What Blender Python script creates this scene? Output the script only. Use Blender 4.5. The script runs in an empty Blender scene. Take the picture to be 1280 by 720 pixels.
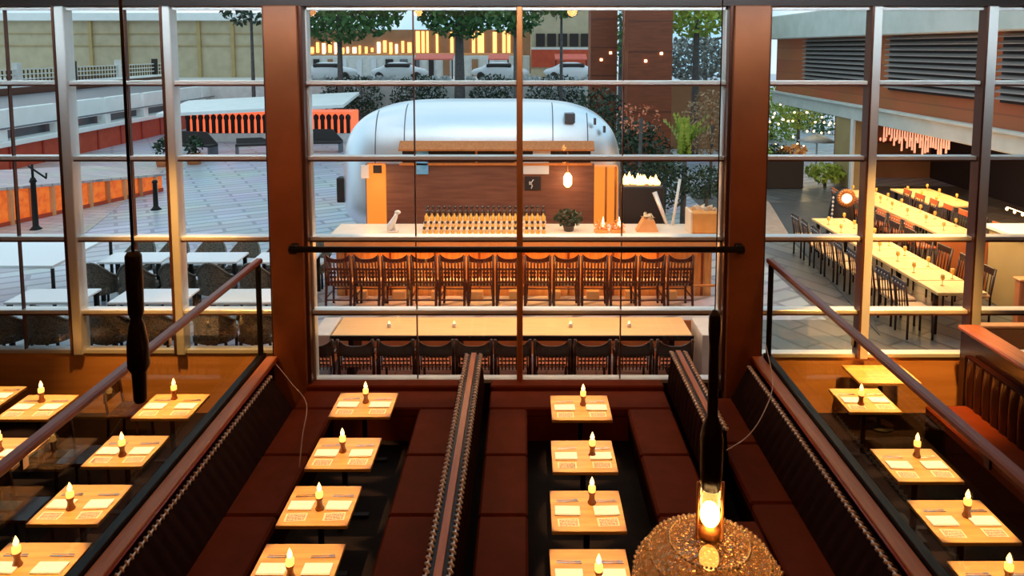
import bpy, math, random
from mathutils import Vector, Matrix
random.seed(7)
C = bpy.context.scene.collection
PI = math.pi
R = math.radians
# ------------------------------------------------------------------ camera model
F, CX, CY, PITCH, EYE = 900.0, 655.0, 142.0, R(5.2), 5.25
sp_, cp_ = math.sin(PITCH), math.cos(PITCH)
def ray(u, v):
    x = (u-CX)/F; y = -(v-CY)/F
    return Vector((x, cp_+y*sp_, -sp_+y*cp_))
def W(u, v, Y):                     # point seen at (u, v) on the plane at depth Y
    d = ray(u, v); t = Y/d.y
    return Vector((d.x*t, Y, EYE+d.z*t))
def G(u, v, z):                     # point seen at (u, v) on the level z
    d = ray(u, v); t = (z-EYE)/d.z
    return Vector((d.x*t, d.y*t, z))
# ------------------------------------------------------------------ materials
def _nt(name):
    m = bpy.data.materials.new(name); m.use_nodes = True
    nt = m.node_tree; b = nt.nodes['Principled BSDF']
    return m, nt, b
def _coord(nt, scale=(1,1,1), rot=(0,0,0), kind='Object'):
    tc = nt.nodes.new('ShaderNodeTexCoord'); mp = nt.nodes.new('ShaderNodeMapping')
    mp.inputs['Scale'].default_value = scale; mp.inputs['Rotation'].default_value = rot
    nt.links.new(tc.outputs[kind], mp.inputs[0]); return mp
def mat(name, col, rough=.5, metal=0, col2=None, scale=6, bump=0, det=4, emis=None, es=0, stretch=(1,1,1), alpha=1, spec=.5, thin=None):
    m, nt, b = _nt(name)
    b.inputs['Base Color'].default_value = (*col, 1)
    b.inputs['Roughness'].default_value = rough; b.inputs['Metallic'].default_value = metal
    b.inputs['Specular IOR Level'].default_value = spec
    if col2 or bump:
        mp = _coord(nt, stretch)
        n = nt.nodes.new('ShaderNodeTexNoise'); n.inputs['Scale'].default_value = scale; n.inputs['Detail'].default_value = det
        nt.links.new(mp.outputs[0], n.inputs['Vector'])
        if col2:
            r = nt.nodes.new('ShaderNodeValToRGB')
            r.color_ramp.elements[0].position = .35; r.color_ramp.elements[1].position = .65
            r.color_ramp.elements[0].color = (*col, 1); r.color_ramp.elements[1].color = (*col2, 1)
            nt.links.new(n.outputs[0], r.inputs[0]); nt.links.new(r.outputs[0], b.inputs['Base Color'])
        if bump:
            bp = nt.nodes.new('ShaderNodeBump'); bp.inputs['Strength'].default_value = bump; bp.inputs['Distance'].default_value = .02
            nt.links.new(n.outputs[0], bp.inputs['Height']); nt.links.new(bp.outputs[0], b.inputs['Normal'])
    if emis:
        b.inputs['Emission Color'].default_value = (*emis, 1); b.inputs['Emission Strength'].default_value = es
    return m
def wood(name, c1, c2, rough=.4, axis='y', scale=3):
    s = {'y': (8, .8, 8), 'x': (.8, 8, 8), 'z': (8, 8, .8)}[axis]
    return mat(name, c1, rough, 0, c2, scale, .05, 6, stretch=s)
def brick(name, c1, c2, mortar, bw, bh, rough=.5, rot=0, scale=1, bump=.3, gap=.015, wall=False):
    m, nt, b = _nt(name)
    mp = _coord(nt, (1,1,1), (PI/2 if wall else 0, 0, rot))
    t = nt.nodes.new('ShaderNodeTexBrick')
    t.inputs['Color1'].default_value = (*c1,1); t.inputs['Color2'].default_value = (*c2,1); t.inputs['Mortar'].default_value = (*mortar,1)
    t.inputs['Scale'].default_value = scale; t.inputs['Brick Width'].default_value = bw; t.inputs['Row Height'].default_value = bh
    t.inputs['Mortar Size'].default_value = gap
    nt.links.new(mp.outputs[0], t.inputs['Vector'])
    n = nt.nodes.new('ShaderNodeTexNoise'); n.inputs['Scale'].default_value = .6; n.inputs['Detail'].default_value = 5
    nt.links.new(mp.outputs[0], n.inputs['Vector'])
    mx = nt.nodes.new('ShaderNodeMix'); mx.data_type = 'RGBA'; mx.blend_type = 'MULTIPLY'; mx.inputs['Factor'].default_value = .5
    nt.links.new(t.outputs['Color'], mx.inputs[6]); nt.links.new(n.outputs['Color'], mx.inputs[7])
    nt.links.new(mx.outputs[2], b.inputs['Base Color'])
    bp = nt.nodes.new('ShaderNodeBump'); bp.inputs['Strength'].default_value = bump; bp.inputs['Distance'].default_value = .01
    nt.links.new(t.outputs['Fac'], bp.inputs['Height']); bp.invert = True
    nt.links.new(bp.outputs[0], b.inputs['Normal'])
    b.inputs['Roughness'].default_value = rough
    return m
def glass(name, tint=(.95,.98,.97), refl=.06, rough=.0, bump=0, bscale=20, mx_=.6):
    m = bpy.data.materials.new(name); m.use_nodes = True; nt = m.node_tree; nt.nodes.clear()
    o = nt.nodes.new('ShaderNodeOutputMaterial'); mx = nt.nodes.new('ShaderNodeMixShader')
    t = nt.nodes.new('ShaderNodeBsdfTransparent'); t.inputs[0].default_value = (*tint,1)
    g = nt.nodes.new('ShaderNodeBsdfGlossy'); g.inputs['Roughness'].default_value = rough
    lw = nt.nodes.new('ShaderNodeLayerWeight'); lw.inputs[0].default_value = .25
    mr = nt.nodes.new('ShaderNodeMapRange'); mr.inputs['To Min'].default_value = refl; mr.inputs['To Max'].default_value = mx_
    nt.links.new(lw.outputs['Fresnel'], mr.inputs['Value']); nt.links.new(mr.outputs[0], mx.inputs[0])
    nt.links.new(t.outputs[0], mx.inputs[1]); nt.links.new(g.outputs[0], mx.inputs[2]); nt.links.new(mx.outputs[0], o.inputs[0])
    if bump:
        mp = _coord(nt); n = nt.nodes.new('ShaderNodeTexVoronoi'); n.inputs['Scale'].default_value = bscale
        nt.links.new(mp.outputs[0], n.inputs['Vector'])
        bp = nt.nodes.new('ShaderNodeBump'); bp.inputs['Strength'].default_value = bump; bp.inputs['Distance'].default_value = .02
        nt.links.new(n.outputs['Distance'], bp.inputs['Height'])
        nt.links.new(bp.outputs[0], g.inputs['Normal']); nt.links.new(bp.outputs[0], lw.inputs['Normal'])
    return m
def emit(name, col, s):
    return mat(name, (.8*col[0], .8*col[1], .8*col[2]), .5, emis=col, es=s)
M = dict(
    floor=mat('dark_floor', (.006,.003,.002), .7, col2=(.010,.005,.003), spec=.1),
    plaster=mat('brown_plaster', (.20,.065,.025), .6, col2=(.24,.08,.03), scale=3, bump=.05),
    sillwood=wood('amber_wood_panel', (.55,.25,.07), (.66,.32,.10), .5, 'x', 1.2),
    ceil=mat('ceiling_paint', (.10,.05,.03), .8, bump=.03),
    pier=mat('oxide_pier_paint', (.24,.072,.022), .5, col2=(.29,.09,.03), scale=2, bump=.03),
    alu=mat('brushed_aluminium', (.72,.76,.74), .32, .35, bump=.02, scale=40, stretch=(1,1,.1)),
    bronze=mat('bronze_frame', (.14,.06,.04), .35, .6, bump=.02),
    copper=mat('copper_mullion', (.62,.24,.08), .35, .6, bump=.02),
    black=mat('black_metal', (.008,.007,.006), .5, 0, spec=.25, bump=.02),
    railwood=wood('red_brown_rail', (.26,.08,.045), (.36,.13,.08), .38),
    capwood=wood('tan_cap_wood', (.58,.21,.08), (.68,.28,.12), .5),
    orangewood=wood('orange_centre_strip', (.60,.17,.03), (.70,.22,.05), .45),
    redline=mat('red_piping', (.35,.03,.015), .35, bump=.02),
    leather=mat('oxblood_leather', (.14,.027,.005), .62, spec=.04, col2=(.17,.030,.009), scale=5, bump=.08),
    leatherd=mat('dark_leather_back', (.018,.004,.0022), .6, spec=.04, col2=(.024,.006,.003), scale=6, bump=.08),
    leatherb=mat('glossy_brown_leather', (.05,.016,.010), .25, bump=.05),
    rope=mat('silvery_rope_trim', (.85,.70,.60), .3, .35, bump=.1, scale=60),
    top=wood('honey_table_wood', (.54,.26,.06), (.68,.37,.10), .38, 'x', 2),
    edge=wood('pale_table_edge', (.72,.48,.26), (.8,.56,.32), .4, 'x'),
    napkin=mat('white_linen', (.86,.82,.74), .8, bump=.2, scale=50),
    paper=mat('cream_menu_paper', (.80,.66,.44), .7, bump=.02),
    ink=mat('brown_print', (.16,.07,.03), .7, bump=.02),
    steel=mat('cutlery_steel', (.7,.66,.6), .2, 1, bump=.02),
    amberg=mat('amber_glass', (.30,.09,.02), .15, bump=.05, spec=.8),
    wax=emit('glowing_wax', (1,.45,.09), 2.4),
    flame=emit('candle_flame', (1,.58,.18), 5),
    winglass=glass('window_glass', (.98,.99,.985), .008),
    railglass=glass('rail_glass', (.96,.985,.975), .004, mx_=.12),
    chim=glass('clear_amber_glass', (1,.80,.50), .1, .05),
    bulb=emit('pendant_bulb', (1,.62,.22), 16),
    rod=mat('blackened_bronze', (.020,.010,.008), .3, .4, bump=.04),
    cord=mat('pale_cord', (.62,.42,.34), .5, bump=.02),
    chair=mat('espresso_chair_wood', (.030,.012,.008), .25, col2=(.045,.018,.011), scale=12, bump=.03),
    stool=mat('redwood_stool', (.06,.010,.004), .35, col2=(.09,.016,.006), scale=12, bump=.03),
    seatpad=mat('tan_seat_pad', (.62,.40,.22), .6, bump=.1, scale=30),
    creamtop=wood('cream_table_top', (.86,.52,.22), (.92,.58,.26), .45, 'x', 1.5),
    stone=mat('pale_stone', (.62,.60,.56), .6, col2=(.72,.69,.64), scale=3, bump=.1),
    barcream=mat('cream_bar_stone', (.80,.64,.46), .4, col2=(.86,.71,.54), scale=3, bump=.05),
    barorange=mat('orange_bar_edge', (.75,.33,.12), .4, col2=(.82,.38,.15), scale=4, bump=.03),
    barfront=wood('honey_bar_front', (.55,.24,.07), (.75,.38,.12), .5, 'z', 3),
    trailer=mat('polished_aluminium_shell', (.86,.90,.94), .36, .9, bump=.03, scale=3),
    seam=mat('shell_seam', (.18,.18,.20), .4, .8, bump=.02),
    dark=mat('dark_interior', (.02,.012,.01), .6, bump=.02),
    red=mat('red_panel', (.48,.055,.018), .5, col2=(.56,.075,.025), scale=3, bump=.04),
    redlit=emit('backlit_red_panel', (1,.16,.06), 1.1),
    orangelit=mat('orange_lit_panel', (.35,.05,.01), .5, col2=(.75,.22,.03), scale=5, emis=(1,.16,.015), es=.55),  # emission stands in for lamplight falling on the low wall
    cherry=wood('cherry_cladding', (.17,.04,.012), (.25,.06,.02), .45, 'x', 2),
    white=mat('white_painted_concrete', (.82,.84,.80), .6, col2=(.88,.89,.86), scale=2, bump=.05),
    grey=mat('grey_green_concrete', (.64,.68,.60), .65, col2=(.74,.77,.69), scale=2, bump=.06),
    beige=mat('khaki_render', (.46,.38,.24), .7, col2=(.54,.45,.29), scale=1.5, bump=.05),
    olive=mat('olive_render', (.42,.30,.12), .7, col2=(.48,.35,.15), scale=1.5, bump=.05),
    terra=mat('terracotta_render', (.55,.17,.055), .6, col2=(.62,.21,.07), scale=2, bump=.05),
    slat=mat('black_louvre', (.03,.022,.02), .3, .3, bump=.02),
    slatw=mat('pale_louvre_edge', (.40,.36,.33), .4, bump=.02),
    wtop=mat('white_table_laminate', (.85,.87,.88), .2, bump=.01),  # white puts the sky's reflection on the tabletops into the base colour
    wicker=mat('dark_wicker', (.05,.042,.035), .5, col2=(.20,.17,.12), scale=40, bump=.6),
    leafg=mat('green_leaves', (.03,.10,.025), .5, col2=(.10,.22,.05), scale=3, bump=.1),
    leafd=mat('dark_leaves', (.012,.03,.012), .5, col2=(.03,.07,.025), scale=3, bump=.1),
    leafy=mat('lime_leaves', (.20,.34,.03), .45, col2=(.42,.50,.08), scale=4, bump=.1),
    leaft=mat('teal_leaves', (.05,.14,.10), .5, col2=(.14,.26,.18), scale=3, bump=.1),
    leafb=mat('bronze_leaves', (.22,.11,.04), .5, col2=(.45,.30,.15), scale=6, bump=.1),
    leafm=mat('mottled_leaves', (.10,.10,.08), .5, col2=(.40,.42,.38), scale=9, bump=.1),
    blossom=mat('white_blossom', (.75,.78,.80), .6, col2=(.42,.46,.44), scale=5, bump=.1),
    redleaf=mat('red_blossom', (.65,.12,.05), .6, col2=(.75,.30,.14), scale=5, bump=.1),
    bark=mat('tree_bark', (.075,.07,.065), .8, col2=(.12,.11,.10), scale=8, bump=.5),
    litwin=emit('lit_window', (1,.50,.14), 2.2),
    litwin2=emit('bright_window', (1,.75,.40), 3.5),
    bulbw=emit('string_light', (1,.62,.30), 6),
    bulbr=emit('icicle_light', (1,.38,.22), 1.3),
    brownb=mat('brown_render', (.30,.14,.06), .7, col2=(.36,.17,.08), scale=1, bump=.04),
    blue=mat('blue_poster', (.06,.32,.62), .4, col2=(.25,.55,.80), scale=4, bump=.01),
    orangecloth=mat('orange_canvas', (.80,.32,.07), .7, col2=(.86,.38,.10), scale=4, bump=.2),
    awnred=mat('coral_awning_cloth', (.72,.12,.08), .7, col2=(.80,.18,.12), bump=.05),
    cladlow=wood('dusky_wood_cladding', (.15,.05,.03), (.22,.085,.05), .5, 'x', 2),  # brown reflection on the caravan shell, painted with a grain
    seatrust=mat('rust_seat_pad', (.40,.10,.03), .6, bump=.1),
    creamtable=wood('golden_patio_table', (.80,.55,.22), (.90,.66,.30), .4, 'y', 2),
    cushion=mat('orange_red_cushion', (.62,.12,.03), .6, col2=(.75,.22,.06), scale=5, bump=.1),
    bottle=mat('dark_bottle_glass', (.03,.012,.008), .12, bump=.02, spec=.8),
    gold=mat('golden_liquor', (.78,.42,.06), .2, bump=.03, spec=.8),
    marble=mat('white_marble', (.78,.74,.70), .4, col2=(.70,.66,.62), scale=6, bump=.05),
    sign=mat('pale_sign_paint', (.75,.70,.66), .5, bump=.02),
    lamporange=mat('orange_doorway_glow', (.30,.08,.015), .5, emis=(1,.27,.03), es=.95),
    backlit=emit('warm_bar_uplight', (1,.48,.12), 5),
    darkslate=mat('dark_slate_mat', (.055,.06,.06), .5, col2=(.075,.08,.08), scale=4, bump=.1),
    tanpave=mat('tan_paving', (.42,.30,.22), .55, col2=(.50,.37,.28), scale=5, bump=.1),
    carw=mat('pale_car_paint', (.7,.7,.72), .25, bump=.01),
)
M['pave'] = brick('pale_paving', (.72,.75,.82), (.52,.55,.62), (.34,.36,.42), 1.6, .42, .33, R(-30), gap=.05)
M['paved'] = brick('dark_paving', (.20,.20,.19), (.13,.13,.125), (.07,.07,.07), 1.2, .4, .35, R(60), gap=.03)
M['pavewarm'] = brick('pinkish_paving', (.80,.60,.56), (.64,.48,.46), (.45,.34,.33), .8, .3, .45, R(10), gap=.02)
M['brickwall'] = brick('orange_brick', (.72,.22,.07), (.62,.16,.05), (.42,.14,.06), .5, .12, .6, PI/2, wall=True)
def shade_glass(name):
    m=bpy.data.materials.new(name); m.use_nodes=True; nt=m.node_tree; nt.nodes.clear()
    o=nt.nodes.new('ShaderNodeOutputMaterial'); a=nt.nodes.new('ShaderNodeMixShader'); b=nt.nodes.new('ShaderNodeMixShader')
    t=nt.nodes.new('ShaderNodeBsdfTransparent'); t.inputs[0].default_value=(1,.86,.66,1)
    l=nt.nodes.new('ShaderNodeBsdfTranslucent'); l.inputs[0].default_value=(.95,.55,.22,1)
    g=nt.nodes.new('ShaderNodeBsdfGlossy'); g.inputs['Roughness'].default_value=.12; g.inputs[0].default_value=(1,.9,.75,1)
    mp=_coord(nt); n=nt.nodes.new('ShaderNodeTexVoronoi'); n.inputs['Scale'].default_value=38
    nt.links.new(mp.outputs[0],n.inputs['Vector'])
    bp=nt.nodes.new('ShaderNodeBump'); bp.inputs['Strength'].default_value=1.0; bp.inputs['Distance'].default_value=.03
    nt.links.new(n.outputs['Distance'],bp.inputs['Height'])
    for q in (l,g): nt.links.new(bp.outputs[0],q.inputs['Normal'])
    mr=nt.nodes.new('ShaderNodeMapRange'); mr.inputs['From Max'].default_value=.5; mr.inputs['To Min'].default_value=.0; mr.inputs['To Max'].default_value=.26
    nt.links.new(n.outputs['Distance'],mr.inputs['Value']); nt.links.new(mr.outputs[0],a.inputs[0])
    nt.links.new(t.outputs[0],a.inputs[1]); nt.links.new(l.outputs[0],a.inputs[2])
    b.inputs[0].default_value=.26; nt.links.new(a.outputs[0],b.inputs[1]); nt.links.new(g.outputs[0],b.inputs[2]); nt.links.new(b.outputs[0],o.inputs[0])
    return m
M['dish']=shade_glass('textured_amber_glass')
# ------------------------------------------------------------------ mesh builder
class MB:
    def __init__(s): s.v=[]; s.f=[]; s.sm=[]
    def add(s, vs, fs, smooth=False):
        n=len(s.v); s.v += [tuple(p) for p in vs]; s.f += [tuple(i+n for i in f) for f in fs]; s.sm += [smooth]*len(fs); return s
    def box(s, x0,x1,y0,y1,z0,z1, bev=0):
        if bev:
            b=min(bev,(x1-x0)*.45,(y1-y0)*.45,(z1-z0)*.45)
            vs=[];idx={}
            fs=[]
            X=(x0,x1);Y=(y0,y1);Z=(z0,z1);sg=(1,-1)
            for i in (0,1):
                for j in (0,1):
                    for k in (0,1):
                        c=(X[i],Y[j],Z[k]); d=(sg[i]*b,sg[j]*b,sg[k]*b)
                        for a in range(3):
                            q=[c[0]+d[0],c[1]+d[1],c[2]+d[2]]; q[a]=c[a]
                            idx[i,j,k,a]=len(vs); vs.append(q)
            for a in range(3):
                o=[t for t in range(3) if t!=a]
                for e in (0,1):
                    l=[]
                    for p,q in ((0,0),(1,0),(1,1),(0,1)):
                        c=[0,0,0]; c[a]=e; c[o[0]]=p; c[o[1]]=q; l.append(idx[c[0],c[1],c[2],a])
                    if (e==0)^(a==1): l=l[::-1]
                    fs.append(l)
            for a in range(3):      # edges along axis a
                o=[t for t in range(3) if t!=a]
                for p in (0,1):
                    for q in (0,1):
                        c0=[0,0,0]; c0[o[0]]=p; c0[o[1]]=q; c1=list(c0); c1[a]=1
                        fs.append((idx[(*c0,o[0])],idx[(*c1,o[0])],idx[(*c1,o[1])],idx[(*c0,o[1])]))
            for i in (0,1):
                for j in (0,1):
                    for k in (0,1): fs.append((idx[i,j,k,0],idx[i,j,k,1],idx[i,j,k,2]))
            return s.add(vs,fs)
        vs=[(x0,y0,z0),(x1,y0,z0),(x1,y1,z0),(x0,y1,z0),(x0,y0,z1),(x1,y0,z1),(x1,y1,z1),(x0,y1,z1)]
        return s.add(vs,[(0,3,2,1),(4,5,6,7),(0,1,5,4),(1,2,6,5),(2,3,7,6),(3,0,4,7)])
    def quadprism(s, pts, dz):      # bottom polygon + height vector
        n=len(pts); d=Vector(dz)
        a=[Vector(p) for p in pts]; vs=a+[p+d for p in a]
        fs=[tuple(range(n))[::-1], tuple(range(n,2*n))]+[(i,(i+1)%n,n+(i+1)%n,n+i) for i in range(n)]
        return s.add(vs,fs)
    def tube(s, pts, r, n=8, caps=True):
        P=[Vector(p) for p in pts]; rs=r if isinstance(r,(list,tuple)) else [r]*len(P)
        vs=[];fs=[]
        up=Vector((0,0,1))
        d0=(P[1]-P[0]).normalized()
        a=d0.cross(up if abs(d0.z)<.9 else Vector((1,0,0))).normalized()
        for i,p in enumerate(P):
            d=(P[min(i+1,len(P)-1)]-P[max(i-1,0)]).normalized()
            a=(a-d*a.dot(d)).normalized(); b=d.cross(a)
            for k in range(n):
                t=2*PI*k/n; vs.append(p+(a*math.cos(t)+b*math.sin(t))*rs[i])
        for i in range(len(P)-1):
            for k in range(n):
                fs.append((i*n+k,i*n+(k+1)%n,(i+1)*n+(k+1)%n,(i+1)*n+k))
        if caps: fs+= [tuple(range(n))[::-1], tuple(range((len(P)-1)*n,len(P)*n))]
        return s.add(vs,fs,True)
    def lathe(s, prof, n=16, c=(0,0,0), caps=True, wob=0, k_=8):
        vs=[];fs=[]
        for (r,z) in prof:
            for k in range(n):
                t=2*PI*k/n; rr=r*(1+wob*math.cos(k_*t)); vs.append((c[0]+rr*math.cos(t),c[1]+rr*math.sin(t),c[2]+z))
        for i in range(len(prof)-1):
            for k in range(n): fs.append((i*n+k,i*n+(k+1)%n,(i+1)*n+(k+1)%n,(i+1)*n+k))
        if caps: fs+=[tuple(range(n))[::-1], tuple(range((len(prof)-1)*n,len(prof)*n))]
        return s.add(vs,fs,True)
    def ell(s, c, r, n=10, m=6, rot=None):
        vs=[];fs=[]
        for i in range(m+1):
            th=PI*i/m
            for k in range(n):
                t=2*PI*k/n; p=Vector((r[0]*math.sin(th)*math.cos(t), r[1]*math.sin(th)*math.sin(t), r[2]*math.cos(th)))
                if rot: p=rot@p
                vs.append(p+Vector(c))
        for i in range(m):
            for k in range(n): fs.append((i*n+k,(i+1)*n+k,(i+1)*n+(k+1)%n,i*n+(k+1)%n))
        return s.add(vs,fs,True)
    def leaves(s, c, r, n, size, shell=.5, asp=.5):
        c=Vector(c)
        for _ in range(n):
            while True:
                p=Vector([random.uniform(-1,1) for _ in range(3)])
                if shell<p.length<1: break
            q=c+Vector((p.x*r[0],p.y*r[1],p.z*r[2]))
            a=Vector([random.gauss(0,1) for _ in range(3)]).normalized()
            b=a.cross(Vector([random.gauss(0,1) for _ in range(3)])).normalized()
            L=size*random.uniform(.6,1.3)
            s.add([q-a*L, q-b*L*asp, q+a*L, q+b*L*asp],[(0,1,2,3)])
        return s
    def grid(s, fn, nu, nv, closed_u=False, smooth=True):
        vs=[fn(i/nu, j/nv) for j in range(nv+1) for i in range(nu+(0 if closed_u else 1))]
        w=nu if closed_u else nu+1
        fs=[(j*w+i, j*w+(i+1)%w, (j+1)*w+(i+1)%w, (j+1)*w+i) for j in range(nv) for i in range(nu)]
        return s.add(vs,fs,smooth)
    def build(s, name, material, parent=None, loc=None, kind=None, label=None, cat=None, group=None, rotz=0):
        me=bpy.data.meshes.new(name); me.from_pydata([tuple(p) for p in s.v],[],s.f)
        me.polygons.foreach_set('use_smooth', s.sm); me.update()
        me.materials.append(material)
        o=bpy.data.objects.new(name,me); C.objects.link(o)
        if parent: o.parent=parent
        if loc is not None: o.location=loc
        if rotz: o.rotation_euler.z=rotz
        if kind: o['kind']=kind
        if label: o['label']=label
        if cat: o['category']=cat
        if group: o['group']=group
        return o
def thing(name,label,cat,loc=(0,0,0),rotz=0,group=None,kind=None):
    o=bpy.data.objects.new(name,None); C.objects.link(o); o.location=loc; o.rotation_euler=(0,0,rotz)
    o['label']=label; o['category']=cat; o.empty_display_size=.1
    if group: o['group']=group
    if kind: o['kind']=kind
    return o
def struct(name, mb, m, parent=None):
    return mb.build(name, m, parent, kind=None if parent else 'structure')
KIDS={}
def kids(o): return [c for c in bpy.data.objects if c.parent is o]
def dup(root, loc, rotz=0, label=None, group=None, scale=None):
    if root.name not in KIDS:
        KIDS[root.name]=[(c,kids(c)) for c in kids(root)]
    r=root.copy(); C.objects.link(r); r.location=loc; r.rotation_euler=(0,0,rotz)
    if label: r['label']=label
    if group: r['group']=group
    if scale: r.scale=scale
    for ch,gs in KIDS[root.name]:
        c=ch.copy(); C.objects.link(c); c.parent=r
        for g in gs:
            d=g.copy(); C.objects.link(d); d.parent=c
    return r
class Repeat:
    """first call moves the built original, later calls copy it"""
    def __init__(s, root): s.root=root; s.used=False; KIDS[root.name]=[(c,kids(c)) for c in kids(root)]
    def __call__(s, loc, rotz=0, label=None, group=None, scale=None):
        if not s.used:
            s.used=True; r=s.root; r.location=loc; r.rotation_euler=(0,0,rotz)
            if label: r['label']=label
            if group: r['group']=group
            if scale: r.scale=scale
            return r
        return dup(s.root, loc, rotz, label, group, scale or (1,1,1))
ORD=['first','second','third','fourth','fifth','sixth','seventh','eighth','ninth','tenth','eleventh','twelfth','thirteenth','fourteenth','fifteenth']
# ================================================================== ROOM SHELL
YW=10.0
GZ=.6
XL,XR=-9.4,9.4
struct('floor', MB().box(XL,XR,-2,YW+.15,-.1,0), M['floor'])
struct('ceiling', MB().box(XL-.2,XR+.2,-2.2,YW+.3,6.15,6.3), M['ceil'])
struct('wall_left', MB().box(XL-.2,XL,-2,YW+.2,0,6.15), M['plaster'])
struct('wall_right', MB().box(XR,XR+.2,-2,YW+.2,0,6.15), M['plaster'])
struct('wall_rear', MB().box(XL,XR,-2.2,-2,0,6.15), M['plaster'])
PL0,PL1=-3.50,-3.05
PR0,PR1=2.83,3.31
struct('wall_front', MB().box(XL,XR,YW-.12,YW+.2,5.82,6.15), M['rod'])
struct('trim_1', MB().box(XL,PL0,YW-.03,YW+.14,0,.90), M['sillwood'])
struct('trim_2', MB().box(PR1,XR,YW-.03,YW+.14,0,.84), M['sillwood'])
struct('trim_3', MB().box(PL1,PR0,YW-.05,YW+.14,0,.46), M['leatherd'])
# piers with a metal edge each side
for i,(a,b) in enumerate(((PL0,PL1),(PR0,PR1))):
    p=struct('wall_pier_%s'%('left' if i==0 else 'right'), MB().box(a,b,YW-.28,YW+.2,0,5.82,.01), M['pier'])
    for x in (a-.02, b+.02):
        MB().box(x-.025,x+.025,YW-.20,YW+.16,0.4,5.82,.008).build('edge_trim', M['bronze'], p)
# windows : horizontals and mullions
ZH=[4.77,3.72,2.575,1.51]
def window(n, x0, x1, z0, mulls, thin, z1=5.82):
    w=thing('window_%d'%n,'',''); del w['label']; del w['category']; w['kind']='structure'
    fr=MB()
    fr.box(x0,x1,YW-.05,YW+.1,z0,z0+.05); fr.box(x0,x1,YW-.05,YW+.1,z1-.05,z1)
    fr.box(x0,x0+.07,YW-.05,YW+.1,z0,z1); fr.box(x1-.07,x1,YW-.05,YW+.1,z0,z1)
    fr.build('window_frame', M['alu'], w)
    for k,z in enumerate(ZH):
        MB().box(x0,x1,YW-.07,YW+.10,z-.024,z+.030,.006).build('transom', M['alu'], w)
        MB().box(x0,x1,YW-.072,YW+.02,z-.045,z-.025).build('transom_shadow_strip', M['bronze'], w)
    for x,wd,m in mulls:
        MB().box(x-wd/2,x+wd/2,YW-.12,YW+.09,z0,z1,.01).build('mullion', M[m], w)
        if m=='alu':
            MB().box(x-wd/2-.03,x-wd/2,YW-.13,YW+.05,z0,z1).build('mullion_edge', M['bronze'], w)
    for x in thin:
        MB().box(x-.008,x+.008,YW-.03,YW+.03,z0,z1).build('glazing_joint', M['bronze'], w)
    MB().box(x0+.02,x1-.02,YW+.005,YW+.011,z0+.02,z1-.02).build('pane', M['winglass'], w)
    return w
window(1, XL, PL0, .90, [(-4.88,.11,'alu'),(-6.34,.13,'alu'),(-7.85,.12,'alu')], [-7.15,-5.5])
window(2, PL1, PR0, .46, [(-.06,.085,'copper')], [-1.53,1.38])
window(3, PR1, XR, .84, [(4.83,.12,'alu'),(6.40,.14,'alu'),(7.95,.12,'alu')], [])
# rail across the middle window
t=thing('window_guard_rail','dark horizontal metal rail running across the middle window between the piers','rail',(0,YW-.40,0))
RZ=W(650,312,9.6).z
MB().tube([(-3.2,0,RZ),(3.0,0,RZ)],.042,10).build('rail_tube',M['black'],t)
for x in (-3.15,2.95):
    MB().box(x-.05,x+.05,-.02,.12,RZ-.06,RZ+.06,.01).build('bracket',M['black'],t)
# ================================================================== CENTRE BOOTHS
Y0=2.6
def rope(mb, x, z, y0, y1, r=.020):
    mb.tube([(x,y0,z),(x,y1,z)], r*.6, 6)
    n=int((y1-y0)/.075)
    rot=Matrix.Rotation(R(50),3,'Z')
    for i in range(n):
        y=y0+(i+.5)*(y1-y0)/n
        mb.ell((x,y,z+.004),(.015,.044,.022),6,4,rot)
def partition(side):
    s=-1 if side=='left' else 1
    xi,xo = (-3.46,-3.76) if s<0 else (3.20,3.46)   # inner and outer face
    lo,hi=min(xi,xo),max(xi,xo)
    t=thing('glass_topped_partition','%s low partition with wooden cap, glass panel and slanting dark handrail, running to the %s pier'%(('left','left') if s<0 else ('right','right')),'partition',(0,0,0))
    MB().box(lo+.03,hi-.03,Y0,YW-.3,0,.92).build('partition_wall',M['leatherd'],t)
    cx=xi+ s*.10
    MB().box(min(xi-s*.02,cx+s*.03),max(xi-s*.02,cx+s*.03),Y0,YW-.3,.92,.97,.008).build('cap',M['capwood'],t)
    MB().tube([(xi-s*.03,Y0,.93),(xi-s*.03,YW-.3,.93)],.014,6).build('piping',M['redline'],t)
    gx=xi+s*.185
    ch=MB().box(gx-.045,gx+.045,Y0,YW-.3,.90,1.02,.006)
    ch.build('glass_channel',M['black'],t)
    MB().box(gx-.006,gx+.006,Y0,YW-.32,1.02,2.30).build('glass_panel',M['railglass'],t)
    MB().box(gx-.05,gx+.05,Y0,YW-.3,2.30,2.37,.018).build('handrail',M['railwood'],t)
    MB().box(gx-.03,gx+.03,YW-.40,YW-.34,.97,2.3,.006).build('end_post',M['black'],t)
    for y in (7.15,5.0):
        MB().box(gx-.012,gx+.012,y-.03,y+.03,2.2,2.3).build('glass_clamp',M['steel'],t)
    return t
partition('left'); partition('right')
def cushions(t, x0,x1,y0,y1,z0,z1,n,along='y'):
    for i in range(n):
        if along=='y':
            a=y0+(y1-y0)*i/n; b=y0+(y1-y0)*(i+1)/n
            MB().box(x0,x1,a+.006,b-.006,z0,z1,.025).build('seat_cushion',M['leather'],t)
        else:
            a=x0+(x1-x0)*i/n; b=x0+(x1-x0)*(i+1)/n
            MB().box(a+.006,b-.006,y0,y1,z0,z1,.025).build('seat_cushion',M['leather'],t)
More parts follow.
